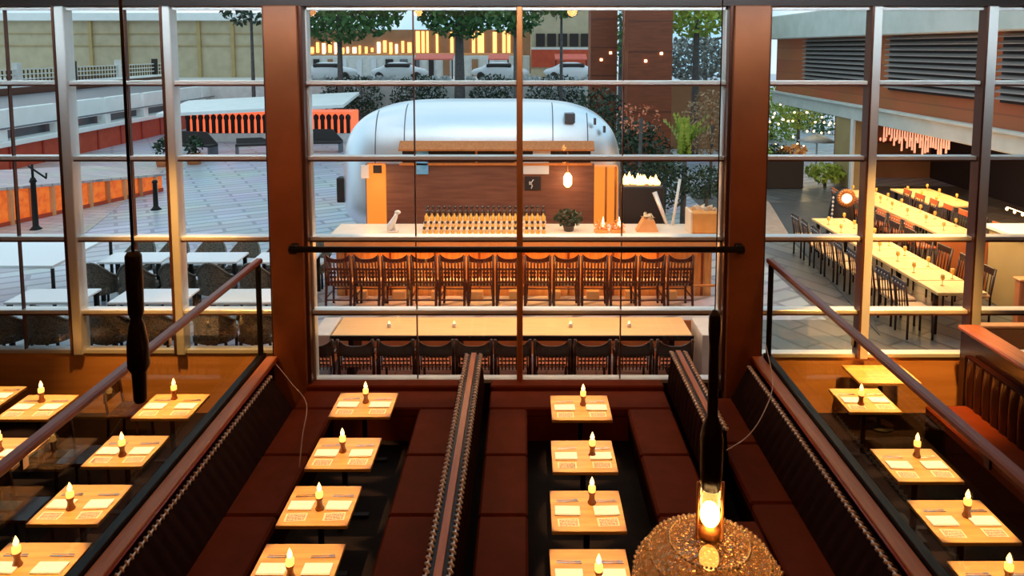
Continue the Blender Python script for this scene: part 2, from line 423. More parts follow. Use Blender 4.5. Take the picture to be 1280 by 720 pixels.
def bench(name,label,x0,x1,y0,y1,n,back=None,toe=0.06):
    t=thing(name,label,'bench')
    MB().box(x0+.02,x1-.02,y0,y1,0,.33).build('base',M['leatherd'],t)
    cushions(t,x0,x1,y0,y1,.33,.46,n)
    if back:   # (x_bottom, x_top) leaning padded back with channels
        xb,xt=back
        nch=int((y1-y0)/.16)
        s=1 if xb>xt else -1
        def fn(u,v):
            y=y0+(y1-y0)*u; z=.44+.46*v
            x=xb+(xt-xb)*v + s*.018*abs(math.sin(PI*nch*u))*math.sin(PI*min(1,max(0,v)))**.5
            return (x,y,z)
        mb=MB().grid(fn,nch*6,6); 
        mb.quadprism([(xb-s*.005,y0,.44),(xt-s*.005,y0,.90),(xt-s*.06,y0,.90),(xt-s*.06,y0,.44)],(0,y1-y0,0))
        mb.build('backrest',M['leatherd'],t)
        r=MB(); rope(r, xt+s*.0, .905, y0, y1); r.build('rope_trim',M['rope'],t)
    return t
YB=9.22
bench('wall_banquette','long oxblood leather bench against the left glass-topped partition',-3.10,-2.54,Y0,YB,6,(-3.08,-3.36))
bench('divider_banquette','long oxblood leather bench on the left side of the centre divider',-1.40,-.90,Y0,YB,6)
bench('divider_banquette','long oxblood leather bench on the right side of the centre divider',-.47,.04,Y0,YB,6)
bench('divider_banquette','long oxblood leather bench on the left side of the short right divider',1.38,1.97,Y0,YB,6)
bench('wall_banquette','long oxblood leather bench against the right glass-topped partition',2.40,2.86,Y0,YB+.3,6,(2.84,3.08))
b=thing('upholstered_block','low reddish leather bench block beyond the near end of the right divider','bench')
MB().box(2.0,2.34,Y0,6.85,0,.36).build('base',M['leatherd'],b)
MB().box(1.99,2.35,Y0,5.7,.36,.50,.02).build('seat_cushion',M['leather'],b)
MB().box(1.99,2.35,5.72,6.87,.36,.50,.02).build('seat_cushion',M['leather'],b)
for lab,x0,x1 in (('in the left booth',-3.08,-.92),('in the right booth',-.47,1.97)):
    t=thing('end_bench','short oxblood leather bench under the middle window %s'%lab,'bench')
    MB().box(x0,x1,YB+.01,9.93,0,.33).build('base',M['leather'],t)
    MB().box(x0,x1,YB+.01,9.72,.33,.46,.02).build('seat_cushion',M['leather'],t)
    MB().box(x0,x1,9.73,9.93,.30,.52,.02).build('bench_back',M['leather'],t)
def divider(label,xc,ya,yb,ztop=1.0,w=.20):
    t=thing('booth_divider',label,'divider')
    MB().box(xc-w/2+.02,xc+w/2-.02,ya,yb,0,ztop-.05).build('core_panel',M['leatherd'],t)
    for s in (-1,1):
        nch=int((yb-ya)/.16)
        def fn(u,v,s=s):
            y=ya+(yb-ya)*(u if s>0 else 1-u)
            return (xc+s*(w/2+.045*(1-v)+.02*abs(math.sin(PI*nch*u))*math.sin(PI*v)**.5), y, .44+(ztop-.08-.44)*v)
        MB().grid(fn,nch*6,6).build('padded_back',M['leatherd'],t)
        r=MB(); rope(r,xc+s*(w/2-.004),ztop-.01,ya,yb); r.build('rope_trim',M['rope'],t)
    MB().box(xc-w/2,xc+w/2,ya,yb,ztop-.07,ztop-.01,.006).build('top_rail',M['black'],t)
    MB().box(xc-.035,xc+.035,ya,yb,ztop-.012,ztop+.012,.004).build('centre_strip',M['orangewood'],t)
    MB().box(xc-w/2,xc+w/2,yb-.03,yb,0,ztop-.01,.006).build('end_panel',M['black'],t)
divider('long divider in the middle, its top strip edged with twisted rope both sides',-.70,Y0,9.72)
divider('short rope-edged divider on the right, partly behind the black pendant',2.17,7.7,9.80)
# ================================================================== TABLES
def make_table(wd=.68,dp=.62):
    t=thing('dining_table','','table')
    MB().box(-wd/2,wd/2,-dp/2,dp/2,.712,.75,.004).build('tabletop',M['top'],t)
    MB().lathe([(.035,.03),(.03,.1),(.03,.712)],10).build('pedestal',M['black'],t)
    f=MB(); f.box(-.25,.25,-.035,.035,0,.03,.006); f.box(-.035,.035,-.25,.25,0,.03,.006); f.build('foot',M['black'],t)
    return t
def make_candle():
    t=thing('candle','','candle')
    MB().lathe([(.040,0),(.044,.01),(.030,.04),(.026,.08),(.036,.11),(.038,.125)],14).build('holder',M['amberg'],t)
    MB().lathe([(.034,.122),(.036,.15),(.035,.175),(.022,.185)],14).build('glowing_wax',M['wax'],t)
    MB().lathe([(.008,.183),(.020,.195),(.024,.215),(.015,.245),(.002,.275)],8).build('flame',M['flame'],t)
    return t
def make_napkin():
    t=thing('napkin','','napkin')
    MB().box(-.14,.14,-.072,.072,0,.012,.004).build('cloth',M['napkin'],t)
    MB().box(-.135,.135,-.065,.02,.012,.017,.002).build('fold',M['napkin'],t)
    return t
def make_menu():
    t=thing('menu_card','','menu')
    MB().box(-.12,.12,-.065,.065,0,.002).build('sheet',M['paper'],t)
    k=MB(); 
    for i in range(6):
        x=-.10
        while x<.09:
            l=random.uniform(.015,.06); k.box(x,min(x+l,.105),.045-i*.018-.009,.045-i*.018,.002,.0026); x+=l+.006
    k.build('printed_lines',M['ink'],t)
    return t
def make_cutlery():
    t=thing('cutlery_set','','cutlery')
    k=MB().box(-.10,.02,-.008,.006,0,.004,.001).box(.02,.12,-.005,.004,.0,.006,.002); k.build('knife',M['steel'],t)
    k=MB().box(-.10,.06,.020,.026,0,.004,.001)
    for q in range(4): k.box(.06,.11,.014+q*.005,.0165+q*.005,0,.004)
    k.build('fork',M['steel'],t); return t
TBL,CAN,NAP,MEN,CUT=[Repeat(f()) for f in (make_table,make_candle,make_napkin,make_menu,make_cutlery)]
def setting(u0,u1,v, where, cand=None, dp=.62, flip=False):
    """table whose near edge is seen from u0 to u1 at height v"""
    a=G(u0,v,.75); b=G(u1,v,.75); xc=(a.x+b.x)/2; wd=b.x-a.x
    yc=a.y+dp/2
    TBL((xc,yc,0),0,'small honey wood table laid for two, %s'%where,'tables laid for dinner',(wd/.68,dp/.62,1))
    cx=xc+.01; cy=yc+.04
    if cand:
        g=G(cand[0],cand[1],.95); cx=g.x; cy=g.y
        cx=min(max(cx,xc-.1),xc+.1); cy=min(max(cy,yc-.12),yc+.2)
    CAN((cx,cy,.75),0,'lit candle in amber holder, table %s'%where,'candles on the tables')
    for s,nm in ((-1,'left'),(1,'right')):
        x=xc+s*wd*.27
        NAP((x,yc-.02,.751),R(random.uniform(-2,2)),'white napkin at %s seat, table %s'%(nm,where),'napkins on the tables',(wd/.80,1,1))
        MEN((x,yc-.18 if s>0 else yc-.19,.751),R(random.uniform(-5,5)),'printed card at %s seat, table %s'%(nm,where),'cards on the tables',(.85,.9,1))
        CUT((x,yc+.13,.751),R(random.uniform(-4,4)),'knife and fork at %s seat, table %s'%(nm,where),'cutlery on the tables')
lb=[(410,487,521,(457,484)),(380,463,586,(428,543)),(344,434,657,(399,612)),(300,409,744,(360,700)),(250,383,862,None)]
for i,(a,b,v,c) in enumerate(lb[:4]):
    setting(a,b,v,'%s from window in left booth'%ORD[i],c)
rb=[(690,766,525,(729,487)),(691,773,590,(744,548)),(690,784,664,(740,605)),(690,795,752,(749,706))]
for i,(a,b,v,c) in enumerate(rb):
    setting(a,b,v,'%s from window in right booth'%ORD[i],c)
ls=[(163,235,523,(217,480)),(100,177,583,(152,548)),(32,122,655,(87,612)),(-55,60,742,(7,680))]
for i,(a,b,v,c) in enumerate(ls):
    setting(a,b,v,'%s from window beside left partition'%ORD[i],c)
setting(-8,60,524,'under the thick left mullion',(51,483))
setting(-78,15,586,'behind it in far left row',None)
setting(-60,0,506,'in far left corner by window',None,.5)
rs=[(1062,1128,515,(1075,490)),(1123,1206,602,(1147,549)),(1178,1278,678,(1210,621)),(1240,1350,770,None)]
for i,(a,b,v,c) in enumerate(rs):
    setting(a,b,v,'%s from window beside right partition'%ORD[i],c)
# broad table beyond, by the right window
t=thing('dining_table','bare amber wood table in front of the lit right sill, beside channelled bench','table',(4.95,9.62,0))
MB().box(-.42,.42,-.28,.28,.71,.75,.004).build('tabletop',M['top'],t); MB().lathe([(.2,0),(.2,.02),(.03,.04),(.03,.71)],12).build('pedestal',M['black'],t)
# dark chairs of the left area
def make_dchair():
    t=thing('dining_chair','','chair')
    MB().box(-.21,.21,-.21,.21,.43,.475,.015).build('seat',M['leatherb'],t)
    for sx in (-1,1):
        MB().tube([(.19*sx,-.19,0),(.18*sx,-.18,.43)],.018,6).build('leg',M['chair'],t)
        MB().tube([(.19*sx,.20,0),(.18*sx,.19,.45),(.18*sx,.23,.86)],.018,6).build('leg',M['chair'],t)
    MB().box(-.19,.19,.215,.24,.62,.86,.008).build('backrest',M['chair'],t)
    return t
DC=Repeat(make_dchair())
for i,(x,y,r,w) in enumerate([(-5.25,9.2,90,'between the two tables nearest the left window'),(-5.22,8.1,90,'at the second table beside left partition'),(-5.25,7.1,90,'at the third table beside left partition'),(-5.3,6.0,90,'at the near table beside left partition')]):
    DC((x,y,0),R(r),'dark wooden dining chair with a tan seat %s'%w,'chairs along the left area')
# right channelled banquette with wall behind
t=thing('channel_back_bench','glossy brown bench with vertical channelled back at far right','bench')
MB().box(5.42,5.98,Y0,9.3,0,.33).build('base',M['leatherd'],t)
MB().box(5.40,5.98,Y0,9.3,.33,.46,.02).build('seat_cushion',M['leather'],t)
nch=40
def fn(u,v):
    y=Y0+(9.35-Y0)*u; return (5.97-.05*abs(math.sin(PI*nch*u))*math.sin(PI*(.06+.88*v))**.4, y, .44+.66*v)
MB().grid(fn,nch*8,6).build('channelled_back',M['leatherb'],t)
MB().box(5.96,6.06,Y0,9.4,.0,1.12,.01).build('back_board',M['leatherd'],t)
t=thing('service_wall','low dark wall with a rounded red wooden cap behind the channelled bench','partition')
MB().box(6.08,6.30,Y0,9.7,0,1.34).build('wall_body',M['leatherb'],t)
MB().box(6.05,6.36,Y0,9.75,1.34,1.41,.02).build('cap',M['railwood'],t)
# hanging cords
def cable(label,pts,r=.006):
    P=[Vector(p) for p in pts]; Q=[]
    for i in range(len(P)-1):
        p0=P[max(i-1,0)];p1=P[i];p2=P[i+1];p3=P[min(i+2,len(P)-1)]
        for k in range(6):
            t=k/6; Q.append(.5*((2*p1)+(-p0+p2)*t+(2*p0-5*p1+4*p2-p3)*t*t+(-p0+3*p1-3*p2+p3)*t**3))
    Q.append(P[-1]); mb=MB().tube(Q,r,6); mb.build('power_cord',M['cord'],label=label,cat='cord')
cable('thin pale cord drooping from the right partition down to the pendant',[W(957,430,9.3),W(966,478,8.2),W(955,515,7.2),W(935,545,6.6),W(908,563,6.3)])
cable('thin pale cord hanging down in front of the left padded backrest',[W(345,455,9.0),W(365,480,8.6),W(383,505,8.3),W(378,545,7.9),W(374,585,7.6)])
# ================================================================== PENDANTS
def spindle(label, u, Y, v0, v1, cable_r, glass_=False):
    a=W(u,v0,Y); c=W(u,v1,Y); x=(a.x+c.x)/2; h=a.z-c.z
    t=thing('pendant_lamp',label,'pendant lamp',(x,Y,c.z))
    MB().tube([(0,0,h),(0,0,6.15-c.z)],cable_r,8).build('suspension_rod',M['rod'],t)
    MB().lathe([(.07,6.12-c.z),(.07,6.15-c.z)],16).build('ceiling_rose',M['rod'],t)
    return t,h,c
t,h,c=spindle('dark turned pendant rod hanging at the left before the window',171,4.0,314,502,.009)
MB().lathe([(.030,0),(.036,.02),(.040,h*.20),(.060,h*.24),(.058,h*.40),(.040,h*.52),(.030,h*.56),(.042,h*.60),(.046,h*.80),(.045,h*.97),(.030,h)],18).build('turned_body',M['rod'],t)
t,h,c=spindle('dark spindle pendant with glowing glass chimney and textured glass shade, bottom right',891,3.4,388,612,.003)
MB().lathe([(.030,0),(.048,.01),(.054,h*.10),(.056,h*.30),(.046,h*.36),(.026,h*.42),(.024,h*.80),(.030,h*.90),(.028,h*.97),(.012,h)],18).build('turned_body',M['rod'],t)
dz=c.z
ztop=.02; zb=-.26
MB().lathe([(.066,zb),(.066,ztop)],24,caps=False).build('glass_chimney',M['chim'],t)
for s in (-1,1): MB().tube([(.062*s,0,zb),(.062*s,0,.04)],.008,6).build('chimney_bracket',M['copper'],t)
MB().ell((0,0,-.13),(.050,.050,.065),14,10).build('bulb',M['bulb'],t)
MB().ell((0,0,-.36),(.05,.05,.06),14,10).build('lower_bulb',M['wax'],t)
MB().lathe([(.05,-.25),(.05,-.21),(.02,-.19)],16).build('bulb_socket',M['copper'],t)
MB().lathe([(.36,-.62),(.385,-.54),(.37,-.44),(.31,-.34),(.21,-.275),(.10,-.245),(.066,-.24)],56,caps=False,wob=.008,k_=28).build('shade',M['dish'],t)
for rr,zz in ((.372,-.44),(.30,-.335),(.20,-.268)):
    k=MB()
    for i in range(60):
        a=2*PI*i/60; k.ell((rr*math.cos(a),rr*math.sin(a),zz),(.008,.008,.007),6,4)
    k.build('beaded_ring',M['rope'],t)
def point(name,loc,e,col,r=.03):
    l=bpy.data.lights.new(name,'POINT'); l.energy=e; l.color=col; l.shadow_soft_size=r
    o=bpy.data.objects.new(name,l); C.objects.link(o); o.location=loc; return o
def area(name,loc,e,col,sx,sy,rot=(0,0,0)):
    l=bpy.data.lights.new(name,'AREA'); l.energy=e; l.color=col; l.shape='RECTANGLE'; l.size=sx; l.size_y=sy
    o=bpy.data.objects.new(name,l); C.objects.link(o); o.location=loc; o.rotation_euler=rot; return o
def spot(name,loc,tgt,e,col,ang,blend=.4,r=.05):
    l=bpy.data.lights.new(name,'SPOT'); l.energy=e; l.color=col; l.spot_size=ang; l.spot_blend=blend; l.shadow_soft_size=r
    o=bpy.data.objects.new(name,l); C.objects.link(o); o.location=loc
    o.rotation_euler=(Vector(tgt)-Vector(loc)).to_track_quat('-Z','Y').to_euler(); return o
point('pendant_light',(c.x,3.4,c.z-.44),6,(1,.5,.16),.05)
# ================================================================== COURTYARD GROUND
struct('patio_floor', MB().box(-3.4,3.3,YW+.2,12.0,-.1,0), M['pavewarm'])
g=MB(); g.box(-60,-3.4,YW+.2,130,GZ-.3,GZ); g.box(5.2,60,24,130,GZ-.3,GZ); g.box(-3.4,5.2,12.0,130,GZ-.3,GZ)
struct('terrace_ground', MB().box(3.3,60,YW+.2,12.0,GZ-.3,GZ).box(5.2,60,12.0,24,GZ-.3,GZ), M['paved'])
struct('courtyard_ground', g, M['pave'])
struct('patio_retaining_wall', MB().box(-3.4,3.3,11.98,12.02,0,GZ-.005), M['terra'])
struct('slate_paving_strip', MB().quadprism([(*G(962,254,GZ).xy,GZ+.004),(*G(1040,252,GZ).xy,GZ+.004),(*G(1100,420,GZ).xy,GZ+.004),(*G(990,300,GZ).xy,GZ+.004)],(0,0,.012)), M['darkslate'])
struct('tan_paving_strip', MB().quadprism([(*G(948,252,GZ).xy,GZ+.004),(*G(960,252,GZ).xy,GZ+.004),(*G(1012,300,GZ).xy,GZ+.004),(*G(948,303,GZ).xy,GZ+.004)],(0,0,.010)), M['tanpave'])
q=[G(0,205,GZ),G(110,196,GZ),G(225,196,GZ),G(60,330,GZ),G(-120,330,GZ)]
struct('pinkish_paving', MB().quadprism([(p.x,p.y,GZ+.003) for p in q][::-1],(0,0,.008)), M['pavewarm'])
# ------------------------------------------------------------------ long cream table and patio chairs just outside
t=thing('communal_table','long cream communal table outside the middle window, with dark edge','table',(-.15,11.35,0))
MB().box(-2.88,2.80,-.38,.38,.71,.75,.005).build('tabletop',M['creamtop'],t)
MB().box(-2.90,2.82,-.41,-.38,.67,.745).build('edge_band',M['black'],t)
for x in (-2.6,-.9,.9,2.5): MB().box(x-.04,x+.04,-.3,.3,0,.71,.006).build('leg',M['black'],t)
for x,w in ((-3.2,'left'),(2.94,'right')):
    MB().box(x-.14,x+.14,10.95,11.7,0,.76,.01).build('stone_plinth',M['stone'],label='pale stone plinth at the %s end of the cream communal table'%w,cat='plinth')
def make_tealight():
    t=thing('tealight','','candle')
    MB().lathe([(.030,0),(.036,.02),(.034,.06),(.026,.065)],12).build('cup',M['marble'],t)
    MB().lathe([(.012,.062),(.016,.08),(.002,.105)],8).build('flame',M['flame'],t); return t
TL=Repeat(make_tealight())
for i,u in enumerate((487,568,713,786)):
    p=G(u,408,.75); TL((p.x,11.3,.75),0,'small white tealight, %s from left on the cream communal table'%ORD[i],'tealights on the communal table')
def make_bchair():
    t=thing('patio_chair','','chair')
    w=.262
    MB().box(-w+.02,w-.02,-.02,.42,.43,.47,.015).build('seat',M['seatrust'],t)
    for s in (-1,1):
        MB().tube([(s*w,-.05,0),(s*w,-.02,.45),(s*w,-.08,.90)],.024,8).build('leg',M['chair'],t)
        MB().tube([(s*(w-.03),.40,0),(s*(w-.03),.38,.44)],.020,8).build('leg',M['chair'],t)
        MB().tube([(s*w,-.06,.66),(s*w,.30,.66),(s*(w-.02),.34,.45)],.016,6).build('armrest',M['chair'],t)
    # solid crest with a dipped top
    m=MB(); n=12; top=[];bot=[]
    for i in range(n+1):
        x=-w+2*w*i/n; e=abs(2*i/n-1); zt=.80+.10*e**3; yb=-.075+.03*(1-e*e)*-1
        top.append((x,yb,zt)); bot.append((x,yb+.01,.64))
    for i in range(n): m.quadprism([bot[i],bot[i+1],top[i+1],top[i]],(0,.022,0))
    m.build('crest_panel',M['chair'],t)
    m=MB(); 
    for i in range(9):
        x=-w+.045+(2*w-.09)*i/8; m.tube([(x,-.055,.66),(x,-.02,.40)],.011,5)
    for j in range(3):
        for i in range(8):
            x=-w+.075+(2*w-.15)*i/7; m.ell((x,-.04,.61-.06*j),(.018,.010,.016),6,4)
    m.build('pierced_splat',M['chair'],t)
    MB().box(-w+.02,w-.02,-.06,-.035,.64,.665).build('back_rail',M['chair'],t)
    return t
BC=Repeat(make_bchair())
for i,u in enumerate((396,446,496,545,593,641,690,740,791,842)):
    p=W(u,430,10.55); BC((p.x,10.52,0),0,'dark patio chair with dipped crest, %s from left at the cream table'%ORD[i],'patio chairs at the communal table')
# ------------------------------------------------------------------ bar stools
def make_stool():
    t=thing('bar_stool','','bar stool')
    w=.218
    MB().box(-w+.02,w-.02,-.02,.36,.46,.50,.015).build('seat',M['seatpad'],t)
    for s in (-1,1):
        MB().tube([(s*w,-.10,0),(s*w,-.02,.46),(s*w,-.07,1.02)],[.022,.026,.022],8).build('leg',M['stool'],t)
        MB().tube([(s*w,.40,0),(s*(w-.03),.33,.46)],.022,8).build('leg',M['stool'],t)
    m=MB(); n=12
    for i in range(n):
        def pt(k,z): 
            e=abs(2*k/n-1); return (-w+2*w*k/n,-.065-.03*(1-e*e),(.965+.085*e**2.5 if z else .895+.03*e**2))
        m.quadprism([pt(i,0),pt(i+1,0),pt(i+1,1),pt(i,1)],(0,.024,0))
    m.build('crest_rail',M['stool'],t)
    for i in range(7):
        x=-w+.045+(2*w-.09)*i/6
        MB().tube([(x,-.03,.47),(x,-.085,.92)],.017,6).build('spindle',M['stool'],t)
    MB().box(-w,w,-.075,-.045,.76,.80).build('back_rail',M['stool'],t)
    k=MB()
    for j in range(2):
        for i in range(9): k.ell((-w+.04+(2*w-.08)*i/8,-.06+.015*j,.71-.08*j),(.02,.012,.024),6,4)
    k.build('turned_beads',M['stool'],t)
    MB().box(-w,w,-.06,.0,.52,.56).build('seat_rail',M['stool'],t)
    m=MB().tube([(-w,-.07,.22),(w,-.07,.22)],.014,6).tube([(-w,.37,.28),(w,.37,.28)],.014,6)
    for s in (-1,1): m.tube([(s*w,-.07,.25),(s*w,.37,.25)],.014,6)
    m.build('stretcher',M['stool'],t)
    return t
ST=Repeat(make_stool())
for i in range(13):
    u=423+i*35.6; p=W(u,340,12.4)
    ST((p.x,12.42,GZ),R(random.uniform(-3,3)),'reddish slat-back bar stool, %s from the left at the courtyard bar'%ORD[i],'bar stools at the courtyard bar')
# ------------------------------------------------------------------ courtyard bar
BX0,BX1=W(408,298,13).x,W(902,298,13).x
t=thing('courtyard_bar','long cream bar counter with orange front edge before the silver trailer','bar counter',(0,0,0))
MB().box(BX0,BX1,12.93,14.05,1.70,1.775,.01).build('countertop',M['barcream'],t)
MB().box(BX0-.02,BX1+.02,12.90,12.94,1.60,1.765,.006).build('edge_band',M['barorange'],t)
MB().box(BX0+.12,BX1-.12,13.20,13.26,GZ,1.70).build('front_panel',M['barfront'],t)
MB().box(BX0+.1,BX1-.1,13.95,14.0,GZ,1.70).build('rear_panel',M['barfront'],t)
MB().box(BX0+.2,BX1-.2,13.10,13.14,1.655,1.685).build('light_strip',M['backlit'],t)
MB().tube([(BX0+.1,13.02,.86),(BX1-.1,13.02,.86)],.025,8).build('foot_rail',M['copper'],t)
for k in range(9):
    x=BX0+.3+k*(BX1-BX0-.6)/8
    MB().box(x-.02,x+.02,13.17,13.20,.62,1.64).build('front_batten',M['cherry'],t)
# counter side blocks
for i in range(9):
    x=BX0+.6+i*.72
    t2=MB().box(x-.12,x+.12,12.98,13.10,GZ,GZ+.16,.01)
    t2.build('planter_brick',M['creamtop'],label='cream step block, %s from left, on the ground below the courtyard bar'%ORD[i],cat='step block',group='step blocks below the bar')
# bottle rack
rx0=W(527,280,13.2).x; rx1=W(683,280,13.2).x; L=rx1-rx0
t=thing('bottle_rack','stepped cream rack holding rows of small glasses and bottles on the bar','rack',((rx0+rx1)/2,13.1,1.775))
for k,(y0,y1,z) in enumerate(((0,.16,.02),(.16,.32,.09),(.32,.5,.18),(.5,.68,.22))):
    MB().box(-L/2,L/2,y0+.02,y1+.02,.0,z,.004).build('tier',M['barcream'],t)
def make_glass(h,r,m1,m2,nm,part):
    t=thing(nm,'','glass' if 'glass' in nm else 'bottle')
    MB().lathe([(r*.8,0),(r,.01),(r,h*.6),(r*.5,h*.75),(r*.45,h)],10).build('body',m1,t)
    MB().lathe([(r*.5,h),(r*.85,h+.008),(r*.9,h+.04),(r*.5,h+.05)],10).build(part,m2,t); return t
SG=Repeat(make_glass(.085,.033,M['gold'],M['bottle'],'small_glass_jar','lid'))
DB=Repeat(make_glass(.16,.038,M['gold'],M['bottle'],'liquor_bottle','stopper'))
DD=Repeat(make_glass(.17,.042,M['bottle'],M['bottle'],'dark_bottle','stopper'))
N=22
for k,(rp,yy,z,lab,gr) in enumerate(((SG,.09,.02,'tiny dark-lidded golden jar in the lowest row of the bar rack','jars in the lowest rack row'),(SG,.25,.09,'tiny dark-lidded golden jar in the second row of the bar rack','jars in the second rack row'),(DB,.42,.18,'golden bottle with dark stopper in the third row of the bar rack','bottles in the third rack row'),(DD,.61,.22,'dark bottle in the rearmost row of the bar rack','bottles in the rearmost rack row'))):
    for i in range(N):
        x=(rx0+rx1)/2-L/2+.05+(L-.10)*i/(N-1)
        rp((x,13.1+yy,1.775+z),0,lab,gr)
# objects on the bar
p=W(490,272,13.3)
t=thing('small_statue','small pale marble animal statue standing at the left end of the bar','statue',(p.x,13.4,1.775))
MB().box(-.10,.10,-.06,.06,0,.03,.006).build('plinth',M['marble'],t)
MB().tube([(-.07,0,.03),(-.06,0,.12),(.0,0,.20),(.05,0,.30),(.07,0,.36)],[.05,.065,.06,.04,.035],10).ell((.09,0,.38),(.06,.04,.042),10,8).tube([(-.02,.03,.16),(.01,.03,.03)],.022,8).tube([(.04,-.03,.16),(.05,-.03,.03)],.02,8).build('figure',M['marble'],t)
p=W(711,262,13.5)
t=thing('dark_potted_plant','dark bushy potted plant on the bar right of the bottle rack','plant',(p.x,13.5,1.775))
MB().lathe([(.09,0),(.12,.12),(.115,.13)],14).build('pot',M['bottle'],t)
MB().leaves((0,0,.25),(.30,.16,.17),420,.035,.1).build('foliage',M['leafd'],t)
for i,(u,lab) in enumerate(((752,'tray of glowing orange flowers on the bar near the trailer end'),(772,'second tray of orange flowers on the bar beside the paper cone'))):
    p=W(u,268,13.4)
    t=thing('flower_tray',lab,'flowers',(p.x,13.4,1.775))
    MB().box(-.13,.13,-.09,.09,0,.05,.01).build('tray',M['orangecloth'],t)
    MB().leaves((0,0,.13),(.15,.10,.10),120,.032,.1).build('flowers',M['orangecloth'],t)
    MB().lathe([(.02,.1),(.03,.16),(.001,.30)],8,(.03,0,0)).build('flame',M['bulbw'],t)
p=W(808,262,13.5)
t=thing('paper_wrap','tan paper-wrapped cone parcel lying on the bar before the fire bowl','parcel',(p.x,13.5,1.775))
MB().quadprism([(-.20,-.12,0),(.22,-.12,0),(.14,-.1,.22),(-.06,-.1,.24)],(0,.22,0)).build('wrap',M['barorange'],t)
MB().leaves((0.02,0,.27),(.12,.08,.07),40,.05,.1).build('crumpled_top',M['paper'],t)
p=W(881,268,13.4)
t=thing('canvas_crate','square orange canvas-covered crate at the right end of the bar','crate',(p.x,13.45,1.775))
MB().box(-.30,.30,-.22,.22,0,.42,.03).build('body',M['orangecloth'],t)
MB().leaves((0,0,.43),(.26,.18,.05),60,.07,.1).build('crumpled_liner',M['barcream'],t)
MB().box(-.31,-.27,-.23,.23,0,.43,.01).build('side_strap',M['barcream'],t)
p0=W(840,284,13.9); p1=W(850,224,14.1)
MB().tube([p0,p1],.028,10).build('leaning_pole',M['marble'],label='pale slim pole leaning behind the right end of the bar',cat='pole')
p0=W(835,284,14.0); p1=W(818,240,14.2)
MB().tube([p0,p1],[.03,.05],10).build('leaning_club',M['rope'],label='mottled tapering stick leaning left beside the pale pole',cat='stick')
# fire bowl
p=W(803,232,14.6)
t=thing('fire_bowl','dark square fire bowl with a row of flames right of the trailer','fire bowl',(p.x,14.75,GZ))
MB().box(-.42,.42,-.3,.3,0,p.z-GZ-.0,.03).build('bowl',M['dark'],t)
k=MB()
for i in range(14):
    x=-.34+.68*i/13; h=random.uniform(.10,.26); k.lathe([(.035,0),(.055,h*.35),(.03,h*.7),(.002,h)],6,(x,random.uniform(-.1,.1),p.z-GZ))
k.build('flames',M['flame'],t)
# ------------------------------------------------------------------ silver trailer
tx=W(604,200,16.3).x; TY=16.4
t=thing('silver_caravan','rounded silver caravan bar parked in the courtyard behind the counter','caravan',(tx,TY,0))
A_,B_=3.10,1.25; zc=2.15; cu=1.93; cd=.85
def spw(c,e): return math.copysign(abs(c)**e,c)
def shell(u,v):
    ph=2*PI*u; th=(v-.5)*PI
    ct=max(0,math.cos(th)); s_=math.sin(th)
    if s_>=0: C1=ct**.48; Z=cu*spw(s_,.58)
    else: C1=ct**.22; Z=cd*spw(s_,.5)
    return (A_*C1*spw(math.cos(ph),.55), B_*C1*spw(math.sin(ph),.40), zc+Z)
MB().grid(shell,96,48,closed_u=True).build('shell',M['trailer'],t)
def seamline(x,r=.014):
    k=abs(x)/A_
    pts=[]
    for i in range(13,49):
        th=(i/48-.5)*PI; ct=max(0,math.cos(th)); s_=math.sin(th)
        if s_>=0: C1=ct**.48; Z=cu*spw(s_,.58)
        else: C1=ct**.22; Z=cd*spw(s_,.5)
        if C1<=k+.02: break
        c=(k/C1)**(1/.55); 
        s2=math.sqrt(max(0,1-c*c)); pts.append((x,-B_*C1*s2**.40-.004,zc+Z))
    return pts
for x in (-2.25,-1.62,1.55,2.3):
    P=seamline(x)
    if len(P)>2: MB().tube(P,.012,5).build('panel_seam',M['seam'],t)
yf=-B_-.02
def TX(u,v): 
    q=W(u,v,TY+yf); return q.x-tx, q.z
def tbox(name,u0,v0,u1,v1,m,d0=.0,d1=.06,bev=.005,par=None):
    x0,z1=TX(u0,v0); x1,z0=TX(u1,v1)
    return MB().box(x0,x1,yf-d1,yf-d0,z0,z1,bev).build(name,m,par or t)
tbox('lower_wood_cladding',457,205,742,290,M['cladlow'],-.25,.03)  # brown panel stands in for the warm bar mirrored in the shell
h=tbox('service_hatch',503,186,738,206,M['dark'],-.2,.035)
tbox('hatch_shelf',500,203,740,206,M['orangewood'],.0,.10,par=h)
for u in (594,643,680): tbox('hatch_post',u,186,u+3,204,M['copper'],.0,.05,par=h)
x0,z1=TX(500,178); x1,z0=TX(742,187)
MB().quadprism([(x0,yf-.02,z1),(x1,yf-.02,z1),(x1,yf-.22,z0),(x0,yf-.22,z0)],(0,0,.035)).build('hatch_awning',M['orangewood'],t)
d=tbox('side_door',458,205,484,285,M['lamporange'],-.2,.05,.02)
tbox('door_window',467,206,478,216,M['dark'],.05,.06,par=d)
tbox('notice_board',452,206,462,222,M['sign'],.0,.09)
for v0,v1 in ((187,197),(201,217)): tbox('blue_poster',521,v0,536,v1,M['blue'],.05,.10)
tbox('white_notice',666,186,688,196,M['sign'],.05,.09); tbox('white_notice',654,202,686,217,M['sign'],.04,.08)
e=tbox('emblem_board',656,220,676,237,M['dark'],.05,.08)
x,z=TX(664,229)
k=MB(); k.tube([(x+.05*math.cos(q/3)*(1-q/40),yf-.09,z+.08-.16*q/24+.02*math.sin(q)) for q in range(25)],.010,5); k.build('emblem',M['sign'],e)
w_=tbox('glowing_side_window',741,208,772,285,M['lamporange'],-.2,.02,.02)  # emissive panel paints the gold reflection at the shell's right end
for u in (756,768): tbox('window_bar',u,208,u+2,285,M['copper'],.0,.04,par=w_)
